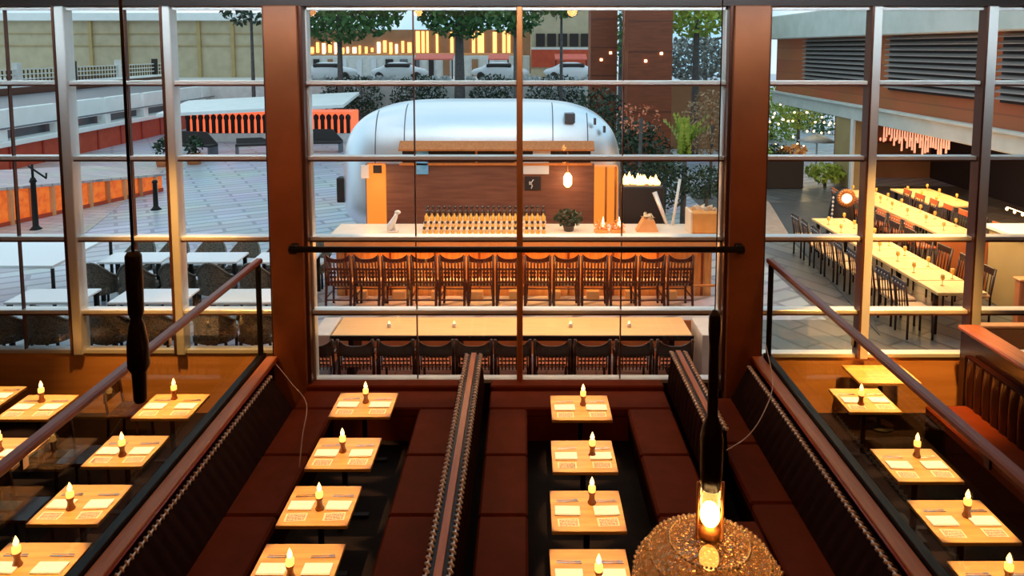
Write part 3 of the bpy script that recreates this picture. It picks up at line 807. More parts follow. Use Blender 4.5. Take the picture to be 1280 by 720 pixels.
l=thing('hatch_lantern','glowing orange lantern hanging at the right end of the caravan hatch','lantern',(tx+TX(709,232)[0],TY+yf-.16,TX(709,232)[1]))
MB().lathe([(.04,0),(.09,.06),(.09,.22),(.04,.30)],14).build('glass_body',M['bulbw'],l); MB().tube([(0,0,.3),(0,0,.72)],.012,6).build('hanger',M['copper'],l)
MB().tube([(0,0,.72),(0,.16,.72)],.012,6).build('arm',M['copper'],l)
x,z=TX(713,152)
MB().box(x-.11,x+.11,yf+.15,yf+.45,z-.05,z+.16,.01).build('roof_vent',M['seam'],t)
for u,v in ((745,152),(757,162)):
    x,z=TX(u,v); MB().box(x-.025,x+.025,yf+.2,yf+.3,z-.09,z+.05).build('marker_lamp',M['seam'],t)
x,z1=TX(419,228); x1,z0=TX(427,260)
MB().box(-A_-.10,-A_+.10,-.75,-.5,z0,z1,.02).build('tail_light_column',M['dark'],t)
for x in (-.6,.6):
    wh=MB(); wh.add(*[[(x+.36*math.cos(2*PI*i/20),y,.97+.36*math.sin(2*PI*i/20)) for y in (-B_+.02,-B_+.28) for i in range(20)],[tuple(range(20))[::-1],tuple(range(20,40))]+[(i,(i+1)%20,20+(i+1)%20,20+i) for i in range(20)]]); wh.build('wheel',M['dark'],t)
k=MB().box(-2.3,2.3,-.9,.9,GZ+.35,1.4); k.build('chassis',M['dark'],t)
for x in (-2.2,2.2): MB().tube([(x,-.8,GZ),(x,-.8,1.3)],.05,8).build('jack',M['seam'],t)
point('caravan_lantern_light',(tx+TX(709,232)[0],TY+yf-.45,TX(709,232)[1]+.1),9,(1,.5,.18),.08)
point('caravan_door_light',(tx+TX(470,240)[0],TY+yf-.6,2.3),12,(1,.45,.12),.08)
area('bar_canopy_wash',(-.2,13.3,3.2),55,(1,.50,.18),5,.6)  # warm area light above the counter; no canopy is built
area('under_bar_glow',(-.2,13.05,1.55),60,(1,.36,.08),5.6,.1,(R(-35),0,0))
area('patio_table_glow',(-.1,11.3,3.2),90,(1,.52,.2),5,.5)
# ------------------------------------------------------------------ cladded pylons, trees, far building
def pylon(label,u0,u1,v0,v1,Y,dep):
    a=W(u0,v0,Y); b=W(u1,v1,Y)
    t=thing('cladded_pylon',label,'pylon')
    MB().box(a.x,b.x,Y,Y+dep,GZ,a.z).build('cladding',M['cherry'],t)
    for k in range(1,6):
        z=GZ+(a.z-GZ)*k/6; MB().box(a.x-.005,b.x+.005,Y-.012,Y,z-.02,z+.02).build('board_joint',M['bronze'],t)
    for s in (.4,.75): MB().box(a.x+(b.x-a.x)*s-.05,a.x+(b.x-a.x)*s+.05,Y-.05,Y,4.4+s*.8,4.5+s*.8,.01).build('wall_light',M['bulbw'],t)
pylon('tall narrow cherry-wood clad pylon behind the caravan roof',739,770,-12,190,30,1.2)
pylon('broad cherry-wood clad pylon right of the caravan',786,838,-12,200,27,1.6)
def tree(name,label,u,Y,vt,vb,rad,m,ground_z,trunk=.15,n=900,ls=.16,cat='tree',squash=1,grp=None):
    a=W(u,vt,Y); b=W(u,vb,Y); x=a.x; zc=(a.z+b.z)/2; rz=(a.z-b.z)/2
    t=thing(name,label,cat,(x,Y,ground_z),group=grp)
    MB().tube([(0,0,0),(.05*trunk,0,(b.z-ground_z)*.5),(0,0,zc-ground_z)],[trunk,trunk*.8,trunk*.5],8).build('trunk',M['bark'],t)
    MB().leaves((0,0,zc-ground_z),(rad,rad*squash,rz),n,ls,.35).build('foliage',M[m],t)
    return t
tree('plaza_tree','broad green tree filling the top left of the middle window',422,42.5,-50,54,4.1,'leafg',GZ,.22,3400,.24)
tree('plaza_tree','leafy green tree with thick grey trunk behind the caravan roof',573,43.5,-60,50,2.9,'leafg',GZ,.38,3000,.22)
tree('plaza_tree','dark green tree just left of the copper mullion',645,38.5,-60,46,1.9,'leafg',GZ,.20,1800,.2)
tree('plaza_tree','small green tree above the red awning and white windows',702,43,-30,24,1.3,'leafg',GZ,.12,700,.2)
tree('plaza_tree','narrow green tree seen in the gap between the pylons',777,38,-50,95,1.5,'leafg',GZ,.15,700,.2)
tree('plaza_tree','teal and lime tree at the top right of the middle window',872,30,-30,46,2.0,'leafy',GZ,.20,1300,.16)
tree('plaza_tree','pale teal foliage high above the lime tree',885,41,-60,24,3.0,'leaft',GZ,.16,900,.2)
tree('plaza_tree','dim mottled tree below the lime crown, right of the broad pylon',872,35,42,104,1.9,'leafm',GZ,.2,1600,.14)
tree('plaza_tree','sparse dark tree at the top of the left window near the pier',312,43,-30,34,2.0,'leafd',GZ,.14,420,.2)
def far_building(name,label,u0,u1,v0,v1,Y,m,base=2.6,dep=6):
    a=W(u0,v0,Y); b=W(u1,v1,Y)
    t=thing(name,label,'building')
    MB().box(a.x,b.x,Y,Y+dep,base,a.z).build('wall',M[m],t)
    return t,a,b
t,a,b=far_building('lit_restaurant_building','distant brown building with glowing orange windows behind the trees',330,670,37,72,62,'brownb')
def pane(u0,v0,u1,v1,m,Y,par,nm='window'):
    p=W(u0,v0,Y); q=W(u1,v1,Y); return MB().box(p.x,q.x,Y-.15,Y-.02,q.z,p.z).build(nm,M[m],par)
for i in range(17):
    u=388+i*7.6; v=53+random.uniform(-3,7); pane(u,v,u+random.uniform(2.5,5.5),67+random.uniform(-2,1),random.choice(('litwin','litwin','litwin2')),62,t)
for u,w_,v0 in ((520,5,20),(527,4,22),(533,3,28),(545,3,40),(563,4,40),(590,4,34),(597,8,36),(616,5,40),(628,4,38),(634,4,42)):
    pane(u,max(v0,39),u+w_,66,'litwin',62,t,'window')
pane(385,66,650,69,'barorange',62,t,'cornice')
t,a,b=far_building('distant_grey_shopfront','distant grey and white shopfront strip below the glowing windows',380,662,70,105,56,'stone',2.3,3)
for i in range(14):
    u=392+i*18; pane(u,74,u+6+random.uniform(0,5),96,random.choice(('dark','carw','seam','brownb')),56,t,'shop_window')
t,a,b=far_building('white_windowed_building','pale distant building with dark window row between mullion and narrow pylon',664,742,8,66,54,'beige',2.3,4)
for u in (670,684,698,712,726): pane(u,42,u+11,58,'dark',54,t)
pane(664,59,740,62,'stone',54,t,'ledge'); pane(664,62,740,84,'red',54,t,'lower_wall')
for i,(u0,u1,lab) in enumerate(((518,566,'coral red awning above the crowd left of the tree trunk'),(610,636,'short coral red awning right of the tree trunk'),(694,734,'orange red awning under the pale windowed building'))):
    Y=51; a=W(u0,69,Y); b=W(u1,75,Y)
    t=thing('shop_awning',lab,'awning'); MB().quadprism([(a.x,Y,b.z),(b.x,Y,b.z),(b.x,Y+1.2,a.z),(a.x,Y+1.2,a.z)],(0,0,.08)).build('canopy',M['awnred'],t)
    for x in (a.x+.05,b.x-.05): MB().tube([(x,Y+.05,2.4),(x,Y+.05,b.z)],.05,6).build('post',M['dark'],t)
struct('raised_terrace_ground', MB().box(-42,9,45,130,GZ,W(500,104,45).z), M['stone'])
rz=W(500,104,45).z
# far terrace: flowering bushes and parked cars
for i in range(22):
    u=392+i*16.5+random.uniform(-3,3)
    if 560<u<583: continue
    x=W(u,95,45.8).x; rr=random.uniform(.25,.30)
    t=thing('flowering_bush','white flowering bush in the row along the far terrace, around the %s lamp'%('left' if u<560 else 'right'),'bush',(x,45.8+random.uniform(0,.5),rz),group='flowering bushes on the far terrace '+('left' if u<560 else 'right'))
    MB().tube([(0,0,0),(0,0,rr*.6)],.04,6).build('stem',M['bark'],t)
    t['label']='small white flowering bush on the far terrace, %s of the grey tree trunk'%('left' if u<560 else 'right')
    MB().leaves((0,0,rr*.7),(rr*1.3,rr,rr*.8),150,.12,.2).build('foliage',M['blossom'],t)
def make_car():
    t=thing('parked_car','','car')
    def cf(u,v):
        a=2*PI*v; x=-2+4*u; e=(1-abs(2*u-1)**4)**.5 if 0<u<1 else 0
        return (x, .8*e*math.cos(a), .55+ (.35+ .35*math.exp(-((x+.1)/1.0)**4))*e*math.sin(a))
    MB().grid(cf,20,14).build('body',M['carw'],t)
    MB().box(-.9,.8,-.72,.72,.85,1.15,.1).build('windows',M['dark'],t)
    for x in (-1.25,1.25):
        for y in (-.7,.7): MB().ell((x,y,.3),(.3,.12,.3),10,6).build('wheel',M['dark'],t)
    return t
CAR=Repeat(make_car())
for i,(u,lab) in enumerate(((412,'pale parked car on the far street, above the red stall'),(500,'pale parked car on the far street, above the caravan hatch'),(625,'pale parked car just right of the grey tree trunk'),(715,'pale parked car under the orange awning'))):
    x=W(u,95,49.5).x; CAR((x,49.3,rz),0,lab,'parked cars on the far street')
# hedge in front of the terrace wall
for i,(u0,u1) in enumerate(((395,480),(485,560),(585,650),(655,735))):
    a=W(u0,110,43.9); b=W(u1,110,43.9); xc=(a.x+b.x)/2
    t=thing('terrace_hedge','dark loose hedge in front of the grey terrace wall, %s stretch from the left'%ORD[i],'hedge',(xc,44,GZ))
    MB().leaves((0,0,1.60),((b.x-a.x)/2,.45,1.5),1500,.13,.2,.4).build('foliage',M['leafd'],t)
    MB().leaves((0,-.1,2.0),((b.x-a.x)/2*.9,.4,.7),260,.11,.2,.4).build('blossoms',M['blossom'],t)
    MB().box(-(b.x-a.x)/2+.3,(b.x-a.x)/2-.3,-.12,.12,0,.7).build('stems',M['bark'],t)
# planting right of the caravan
def bush(label,u,Y,vt,vb,rx,m,n=700,ls=.09,name='shrub',z0=GZ):
    a=W(u,vt,Y); b=W(u,vb,Y)
    t=thing(name,label,'shrub',(a.x,Y,z0)); zc=(a.z+b.z)/2-z0
    MB().leaves((0,0,zc),(rx,rx*.8,(a.z-b.z)/2),n,ls,.3).build('foliage',M[m],t)
    MB().tube([(0,0,0),(.04,0,zc)],.05,6).build('stem',M['bark'],t)
bush('dark dense shrub against the right shoulder of the caravan',750,22.2,108,205,.9,'leafd',1600,.08)
bush('dark shrub in front of the broad cherry pylon',800,20,150,260,1.0,'leafd',2000,.08)
bush('low dark shrub between the fire bowl and the leaning pole',830,17.5,190,262,.7,'leafd',1100,.06)
bush('mixed bronze shrub beyond the palm at the right pier',890,22,112,200,.95,'leafb',1500,.06)
a=W(838,104,33); b=W(925,104,33)
t=thing('garden_wall','low brown garden wall beyond the palm between the broad pylon and right pier','wall')
MB().box(a.x,b.x,33,33.3,GZ,a.z).build('wall_body',M['brownb'],t); MB().box(a.x,b.x,32.95,33.35,a.z,a.z+.12).build('coping',M['stone'],t)
bush('dark leafy shrub by the blue-grey path at the right pier',882,17,206,250,.55,'leafd',900,.05)
bush('scatter of red blossom in front of the broad pylon',800,19,128,168,.7,'redleaf',130,.06,'red_blossom_branch')
# palm
p=W(855,192,18)
t=thing('small_palm','bright lime palm with upright fronds right of the broad pylon','palm',(p.x,18,GZ))
MB().tube([(0,0,0),(0.02,0,p.z-GZ)],[.08,.06],8).build('trunk',M['bark'],t)
for i in range(16):
    a=random.uniform(0,2*PI); rr=random.uniform(.35,.85); h=random.uniform(.8,1.35); m=MB(); z0=p.z-GZ-.1
    for j in range(10):
        t0=j/10; x0=rr*t0**1.5*math.cos(a); y0=rr*t0**1.5*math.sin(a); z=z0+h*t0-.25*t0**3
        for s in (-1,1):
            L=.20*(1-t0*.6); dx=-math.sin(a)*s*L; dy=math.cos(a)*s*L
            m.add([(x0,y0,z),(x0+dx*.6,y0+dy*.6,z+.10),(x0+dx,y0+dy,z+.02),(x0+dx*.5,y0+dy*.5,z-.02)],[(0,1,2,3)])
    m.build('frond',M['leafy'],t)
q=MB().quadprism([(*G(868,250,GZ).xy,GZ+.004),(*G(925,250,GZ).xy,GZ+.004),(*G(925,196,GZ).xy,GZ+.004),(*G(872,200,GZ).xy,GZ+.004)],(0,0,.01))
# ------------------------------------------------------------------ left side of the courtyard
XW=-19.6
t=thing('white_parapet_terrace','long white raised terrace with red base running away on the left','terrace')
MB().box(XW-6,XW,19,50,GZ,1.55).build('red_base',M['red'],t)
MB().box(XW-6,XW+.25,18.6,50.3,1.55,1.75,.02).build('slab_edge',M['white'],t)
MB().box(XW-.25,XW,19,50,2.15,2.95,.02).build('white_parapet',M['white'],t)
MB().box(XW-6,XW-.5,19,50,1.75,2.9).build('dark_recess',M['seam'],t)
for k in range(9):
    y=20+k*3.4; MB().box(XW-.3,XW+.12,y-.2,y+.2,1.75,2.95,.02).build('pier',M['white'],t)
MB().tube([(XW+.2,19,2.25),(XW+.2,50,2.25)],.035,6).build('thin_rail',M['seam'],t)
for k in range(16):
    y=19.6+k*1.9; MB().box(XW,XW+.04,y-.06,y+.06,GZ,1.55).build('red_batten',M['redline'],t)
t=thing('upper_balustrade','upper terrace with dark balustrade and shrubs behind the white parapet','balustrade')
MB().box(XW-13,XW-6.2,18,52,GZ,3.25).build('terrace_block',M['bronze'],t)
MB().box(XW-6.5,XW-6.2,18,52,3.25,3.4).build('kerb',M['white'],t)
m=MB()
for k in range(110):
    y=18.2+k*.31; m.box(XW-6.40,XW-6.34,y-.02,y+.02,3.4,4.15)
m.build('balusters',M['dark'],t)
for z in (3.65,3.9,4.15): MB().box(XW-6.42,XW-6.32,18,52,z-.03,z+.03).build('rail',M['stone'],t)
for k in range(8):
    y=18.5+k*4.6; MB().box(XW-6.5,XW-6.22,y-.16,y+.16,3.4,4.5).build('post',M['dark'] if k%2 else M['stone'],t)
t=thing('khaki_building','long khaki rendered building with white eaves across the top of the left windows','building')
a=W(-60,22,54); b=W(346,22,54)
MB().box(a.x-6,b.x,54,60,GZ,a.z-.25).build('wall',M['beige'],t)
MB().box(a.x-6,b.x+.3,53.5,60,a.z-.25,a.z+.35,.05).build('eaves',M['white'],t)
for z,nm in ((6.3,'string_course'),(5.4,'string_course')): MB().box(a.x-6,b.x,53.9,54,z,z+.06).build(nm,M['olive'],t)
for u in (115,160,250,292): 
    x=W(u,60,54).x; MB().box(x-.12,x+.12,53.8,54,3,a.z-.25).build('pilaster',M['olive'],t)
# red market stall under white awning
Y=36
t=thing('red_market_stall','red backlit market stall with dark posts under a pale awning, far left','stall')
a=W(232,140,Y); b=W(440,166,Y)
MB().box(a.x,b.x,Y,Y+1.5,b.z,a.z).build('red_panel',M['redlit'],t)
MB().box(a.x,b.x,Y-.3,Y+1.5,GZ,b.z).build('base',M['stone'],t)
for k in range(26):
    x=a.x+.15+(b.x-a.x-.3)*k/25; MB().lathe([(.10,0),(.10,(a.z-b.z)*.62),(.14,(a.z-b.z)*.72),(.12,(a.z-b.z)*.84),(.02,(a.z-b.z)*.92)],8,(x,Y-.12,b.z)).build('dark_post',M['dark'],t)
c1=W(215,138,Y); c2=W(320,122,Y)
MB().quadprism([(c1.x,Y-1.6,a.z-.1),(b.x,Y-1.6,a.z+.35),(b.x,Y+1.8,a.z+.75),(c1.x,Y+1.8,a.z+.3)],(0,0,.15)).build('awning',M['white'],t)
# benches on the plaza
for i,(u,v,w_,lab) in enumerate(((243,194,2.0,'dark wedge-shaped covered bench beside the red stall'),(318,193,1.5,'low dark bench in the middle of the plaza'),(405,190,1.6,'grey bench left of the caravan'))):
    g=G(u,v,GZ); t=thing('plaza_bench',lab,'bench',(g.x,g.y,GZ),R(random.uniform(-20,20)))
    MB().box(-w_/2,w_/2,-.3,.3,.40,.5,.02).build('seat',M['dark'],t)
    for s in (-1,1): MB().box(s*w_/2-.1 if s>0 else -w_/2,s*w_/2 if s>0 else -w_/2+.1,-.28,.28,0,.4).build('leg',M['seam'],t)
    MB().quadprism([(-w_/2,.22,.5),(w_/2,.22,.5),(w_/2*.4,.3,1.0 if i!=1 else .7),(-w_/2,.3,1.0 if i!=1 else .7)],(0,.06,0)).build('backrest',M['dark'],t)
# orange low wall with terrace; its lighting is painted as emission on the face
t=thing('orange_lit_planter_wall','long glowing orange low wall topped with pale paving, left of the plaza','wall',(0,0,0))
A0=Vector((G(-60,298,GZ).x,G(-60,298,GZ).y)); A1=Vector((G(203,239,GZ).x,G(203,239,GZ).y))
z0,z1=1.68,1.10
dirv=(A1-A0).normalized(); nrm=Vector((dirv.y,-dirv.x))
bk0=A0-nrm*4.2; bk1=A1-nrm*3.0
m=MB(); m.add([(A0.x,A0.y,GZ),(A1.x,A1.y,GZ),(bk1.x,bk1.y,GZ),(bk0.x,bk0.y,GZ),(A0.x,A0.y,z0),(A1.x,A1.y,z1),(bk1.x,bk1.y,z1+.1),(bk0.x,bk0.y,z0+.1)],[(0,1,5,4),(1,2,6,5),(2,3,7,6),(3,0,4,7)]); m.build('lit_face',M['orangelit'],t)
m=MB(); o_=nrm*.08; e0=A0+o_; e1=A1+o_+dirv*.1
m.quadprism([(e0.x,e0.y,z0),(e1.x,e1.y,z1),(bk1.x,bk1.y,z1+.1),(bk0.x,bk0.y,z0+.1)],(0,0,.07)); m.build('paved_top',M['pavewarm'],t)
for k in range(11):
    q=A0.lerp(A1,(k+.5)/11)+nrm*.03; zt=z0+(z1-z0)*(k+.5)/11
    MB().box(q.x-.05,q.x+.05,q.y-.05,q.y+.05,GZ,zt).build('post',M['terra'] if k%2 else M['barorange'],t)
m=MB(); m.quadprism([(A0.x+nrm.x*.02,A0.y+nrm.y*.02,GZ),(A1.x+nrm.x*.02,A1.y+nrm.y*.02,GZ),(A1.x+nrm.x*.05,A1.y+nrm.y*.05,GZ),(A0.x+nrm.x*.05,A0.y+nrm.y*.05,GZ)],(0,0,.12)); m.build('kerb',M['red'],t)
for (u,v,vt,lab) in ((45,287,222,'black lamp post with a small branched top in front of the orange wall'),(195,262,225,'short black post at the far end of the orange wall')):
    g=G(u,v,GZ); zt=W(u,vt,g.y).z-GZ
    t=thing('lamp_post',lab,'lamp post',(g.x,g.y,GZ))
    MB().lathe([(.16,0),(.10,.06),(.07,.1),(.06,zt*.9),(.09,zt*.92),(.05,zt)],10).build('post',M['black'],t)
    if u<100:
        MB().tube([(0,0,zt),(0,0,zt+.35)],.03,6).tube([(-.1,0,zt+.3),(.35,0,zt-.02),(.35,0,zt+.12)],.025,6).build('lamp_arm',M['black'],t)
for (u,v,lab) in ((205,208,'dark potted shrub standing at the end of the pinkish paving'),(243,205,'dark figure-like potted shrub at the corner of the orange wall')):
    g=G(u,v,GZ); t=thing('potted_shrub',lab,'shrub',(g.x,g.y,GZ)); MB().lathe([(.25,0),(.32,.4),(.3,.42)],12).build('pot',M['terra'],t); MB().leaves((0,0,.75),(.35,.35,.42),160,.1,.2).build('foliage',M['leafd'],t)
# ------------------------------------------------------------------ left patio tables right outside
def make_ptable(w_,d_):
    t=thing('patio_table','','table')
    MB().box(-w_/2,w_/2,-d_/2,d_/2,.71,.75,.01).build('tabletop',M['wtop'],t)
    for sx in (-1,1):
        for sy in (-1,1): MB().box(sx*(w_/2-.06)-.03,sx*(w_/2-.06)+.03,sy*(d_/2-.06)-.03,sy*(d_/2-.06)+.03,0,.71).build('leg',M['black'],t)
    return t
def make_wchair():
    t=thing('wicker_armchair','','armchair')
    MB().box(-.26,.26,-.22,.26,.30,.44,.03).build('seat',M['wicker'],t)
    MB().box(-.22,.22,-.18,.24,.44,.50,.02).build('seat_cushion',M['wtop'],t)
    def fn(u,v):
        a=PI*(1.0-u) ; r=.29+.02*v; return (r*math.cos(a), .05-.30*math.sin(a)-.05*v, .30+(.30+.30*math.sin(a)**2)*v)
    def fi(u,v):
        a=PI*(1.0-u) ; r=.26+.02*v; return (r*math.cos(a), .05-.27*math.sin(a)-.05*v, .30+(.30+.30*math.sin(a)**2)*v)
    m=MB().grid(fn,20,8); m.grid(fi,20,8)
    m.tube([fn(i/20,1) for i in range(21)],.022,6); m.build('woven_back',M['wicker'],t)
    for sx in (-1,1):
        for y in (-.18,.22): MB().tube([(sx*.22,y,0),(sx*.22,y,.32)],.022,6).build('leg',M['black'],t)
    return t
PT=Repeat(make_ptable(1.15,.64)); WC=Repeat(make_wchair())
near=['left edge','second mullion','turned pendant','right mullion','left pier']
tabs=[(-7.25,13.2,0,'far row beside the thick left mullion'),(-5.85,13.2,0,'far row behind the turned pendant'),(-4.45,13.2,0,'far row nearest the left pier'),(-7.45,11.1,0,'near row at the left edge'),(-5.85,11.1,0,'near row left of the turned pendant'),(-4.3,11.1,0,'near row nearest the left pier')]
for x,y,r_,lab in tabs:
    PT((x,y,GZ),R(1),'white patio table outside the left window, %s'%lab,'white patio tables outside the left window')
    for s,nm in ((-.335,'left'),(.335,'right')):
        WC((x+s,y-.62,GZ),R(random.uniform(-4,4)),'dark wicker armchair, %s window-side seat, %s'%(nm,lab),'wicker armchairs outside the left window')
        if y>12: WC((x+s,y+.62,GZ),R(180+random.uniform(-4,4)),'dark wicker armchair, %s far-side seat, %s'%(nm,lab),'wicker armchairs outside the left window')
# a white parasol-like cover (sloping white canopy) in the left foreground
t=thing('white_canvas_cover','pale sloping canvas cover over a low counter at the far left outside','cover',(0,0,0))
P=[Vector((-10.2,12.0,0)),Vector((-8.05,12.0,0)),Vector((-8.15,13.9,0)),Vector((-9.0,14.1,0)),Vector((-10.2,13.4,0))]
#@ flat canvas with folds hanging on a frame
m=MB(); m.quadprism([(p.x,p.y,1.50) for p in P],(0,0,.05)); m.build('canvas',M['wtop'],t)
m=MB()
for p in P: m.tube([(p.x,p.y,GZ),(p.x,p.y,1.5)],.03,6)
m.build('frame_posts',M['black'],t)
# ------------------------------------------------------------------ right building
XR_=10.7
t=thing('arcade_building','concrete and brick arcade building with black louvres along the right','building')
MB().box(XR_,XR_+7,YW+.8,31,2.92,3.36,.02).build('lower_beam',M['grey'],t)
MB().box(XR_-.12,XR_+.1,YW+.8,31,3.36,3.44,.01).build('beam_ledge',M['grey'],t)
MB().box(XR_+.15,XR_+.5,YW+.8,31,3.36,6.0).build('brick_wall',M['brickwall'],t)
MB().box(XR_-.5,XR_+7,YW+.8,31.5,5.62,6.55,.03).build('roof_fascia',M['grey'],t)
MB().box(XR_+6.8,XR_+7,YW+.8,31,GZ,5.7).build('rear_wall',M['dark'],t)
MB().box(XR_+.5,XR_+7,30.8,31,3.36,5.7).build('end_wall',M['brownb'],t)
def ywall(u,x): return x*F/(u-CX)*.985
for (u0,u1) in ((1076,998),(1224,1100),(1300,1238)):
    ya=ywall(u0,XR_); yb=ywall(u1,XR_)
    k=MB().box(XR_+.08,XR_+.16,ya,yb,4.02,5.58).build('louvre_bay',M['dark'],t)
    for j in range(10):
        z=4.1+j*.155
        MB().quadprism([(XR_-.06,ya,z),(XR_+.08,ya,z+.07),(XR_+.08,ya,z+.085),(XR_-.06,ya,z+.02)],(0,yb-ya,0)).build('louvre',M['slatw'],k)
for y,w_ in ((24.0,1.4),):
    MB().box(XR_+.05,XR_+.36,y-w_/2,y+w_/2,GZ,2.93,.02).build('column',M['olive'],t)
    MB().box(XR_-.02,XR_+.08,y-w_/2-.05,y-w_/2+.12,GZ,2.93,.01).build('column_edge',M['white'],t)
MB().box(XR_+.5,XR_+4.2,25.6,25.8,GZ,2.92).build('back_wall',M['brownb'],t)
MB().box(XR_+3.9,XR_+4.1,13.4,25.6,GZ,2.92).build('inner_wall',M['dark'],t)
s_=MB().box(XR_+.7,XR_+3.8,25.3,25.6,1.9,1.96).build('wall_shelf',M['cherry'],t)
m=MB()
for i in range(16): m.ell((XR_+.9+i*.18,25.42,2.02),(.04,.04,.07),6,4)
m.build('shelf_candles',M['bulbr'],s_)
# icicle lights
def ic(x,y,z,l,lab,g):
    t=MB().tube([(x,y,z),(x,y,z-l)],[.012,.03],6); return t.build('icicle_light',M['bulbr'],label=lab,cat='hanging light',group=g)
for i in range(26):
    x=12.1+random.uniform(-.2,.4); y=x*F/(1108+i*3.3-CX)
    ic(x,y,2.92,random.uniform(.45,1.0),'short glowing pink hanging light under the arcade beam','hanging lights under the arcade beam')
t=thing('arcade_counter','olive-fronted raised counter with string of lights at the right edge','counter')
a=W(1238,252,13.0)
MB().box(a.x,a.x+1.9,12.0,13.0,GZ,1.95,.02).build('counter_front',M['olive'],t)
MB().box(a.x-.05,a.x+1.95,11.95,13.1,1.95,2.02,.01).build('counter_top',M['white'],t)
m=MB()
for i in range(14): m.ell((a.x-.1+i*.14,12.4,2.45-.05*i+random.uniform(-.03,.03)),(.025,.025,.03),6,4)
m.tube([(a.x-.1,12.4,2.48),(a.x+1.8,12.4,1.80)],.008,5)
m.build('string_light',M['bulbw'],label='string of warm bulbs hanging over the arcade counter at the right edge',cat='string light')
# ------------------------------------------------------------------ right dining terrace
def ltable(label,x0,x1,y0,y1):
    t=thing('long_patio_table',label,'table',((x0+x1)/2,(y0+y1)/2,GZ))
    hx=(x1-x0)/2; hy=(y1-y0)/2
    n=max(2,int((y1-y0)/.62))
    for i in range(n):
        a=-hy+2*hy*i/n; MB().box(-hx,hx,a+.015,a+2*hy/n-.015,.70,.75,.006).build('top_section',M['creamtable'],t)
    for sx in (-1,1):
        for y in (-hy+.2,0,hy-.2): MB().box(sx*(hx-.08)-.03,sx*(hx-.08)+.03,y-.03,y+.03,0,.7).build('leg',M['black'],t)
    return t
ltable('long golden sectioned table nearest the right window',6.62,7.42,11.2,16.3)
ltable('second long golden table on the right terrace, beyond the red cushions',8.75,9.6,14.9,19.6)
ltable('farthest golden table on the right terrace, under the arcade beam',10.2,11.3,17.6,19.8)
PC=Repeat(None) if False else None
def make_tchair(m,nm):
    t=thing(nm,'','chair')
    MB().box(-.22,.22,-.2,.22,.42,.48,.02).build('seat',M[m],t)
    for s in (-1,1):
        MB().tube([(s*.2,-.2,0),(s*.2,-.2,.45),(s*.2,-.27,.92)],.02,6).build('leg',M['chair'],t)
        MB().tube([(s*.2,.2,0),(s*.2,.2,.43)],.02,6).build('leg',M['chair'],t)
    MB().box(-.2,.2,-.27,-.24,.80,.93,.008).build('crest_rail',M['chair'] if m!='cushion' else M[m],t)
    k=MB()
    for i in range(4): k.tube([(-.13+.087*i,-.215,.46),(-.13+.087*i,-.255,.82)],.01,5)
    k.build('back_slats',M['chair'],t)
    k=MB()
    for i in range(5): k.ell((-.18+.09*i,-.285,.87),(.016,.01,.016),6,4)
    k.build('stud_row',M['sign'],t)
    return t
TC=Repeat(make_tchair('seatpad','terrace_chair')); RC=Repeat(make_tchair('cushion','cushioned_chair'))
for i in range(9):
    TC((6.34,11.35+i*.56,GZ),R(-90+random.uniform(-6,6)),'dark studded chair, %s from window, near side of nearest golden table'%ORD[i],'studded chairs along the nearest golden table')
for i in range(7):
    TC((7.72,12.1+i*.62,GZ),R(90+random.uniform(-6,6)),'dark studded chair, %s from window, far side of nearest golden table'%ORD[i],'chairs on the far side of the nearest golden table')
for i in range(7):
    RC((8.50,15.1+i*.62,GZ),R(-90+random.uniform(-6,6)),'orange-red cushioned chair, %s from window, near side of second golden table'%ORD[i],'cushioned chairs at the second golden table')
for i in range(7):
    RC((9.9,15.1+i*.62,GZ),R(90+random.uniform(-6,6)),'orange-red cushioned chair, %s from window, far side of second golden table'%ORD[i],'cushioned chairs beyond the second golden table')
def make_goblet():
    t=thing('wine_glass','','glass')
    MB().lathe([(.035,0),(.006,.01),(.006,.08),(.035,.12),(.03,.18)],8).build('bowl',M['bulbw'] if False else M['gold'],t)
    return t
GB=Repeat(make_goblet())
for j,(x0,x1,y0,y1,lab) in enumerate(((6.7,7.35,11.4,16.2,'nearest'),(8.85,9.5,15,19.5,'second'),(10.3,11.2,17.7,19.7,'farthest'))):
    n=int((y1-y0)/.33)
    for i in range(n):
        GB((x0+random.uniform(.0,.2)+(x1-x0-.2)*(i%2),y0+(i+.5)*(y1-y0)/n,GZ+.75),0,'small golden glass standing on the %s golden terrace table'%lab,'glasses on the %s golden table'%lab)
def wallblock(label,x0,x1,y0,y1,z,m):
    t=thing('booth_wall',label,'wall'); MB().box(x0,x1,y0,y1,GZ,z,.02).build('wall_body',M[m],t); MB().box(x0-.02,x1+.02,y0-.02,y1+.02,z,z+.04,.01).build('coping',M['barorange'],t)
wallblock('orange low booth wall between the nearest and second golden tables',7.98,8.9,13.5,13.65,1.65,'terra')
wallblock('orange low booth wall at the right edge of the right window',8.0,10.3,11.3,11.45,1.5,'terra')
wallblock('brown low wall at the window foot behind the service wall',6.9,9.3,10.5,10.62,1.05,'brownb')
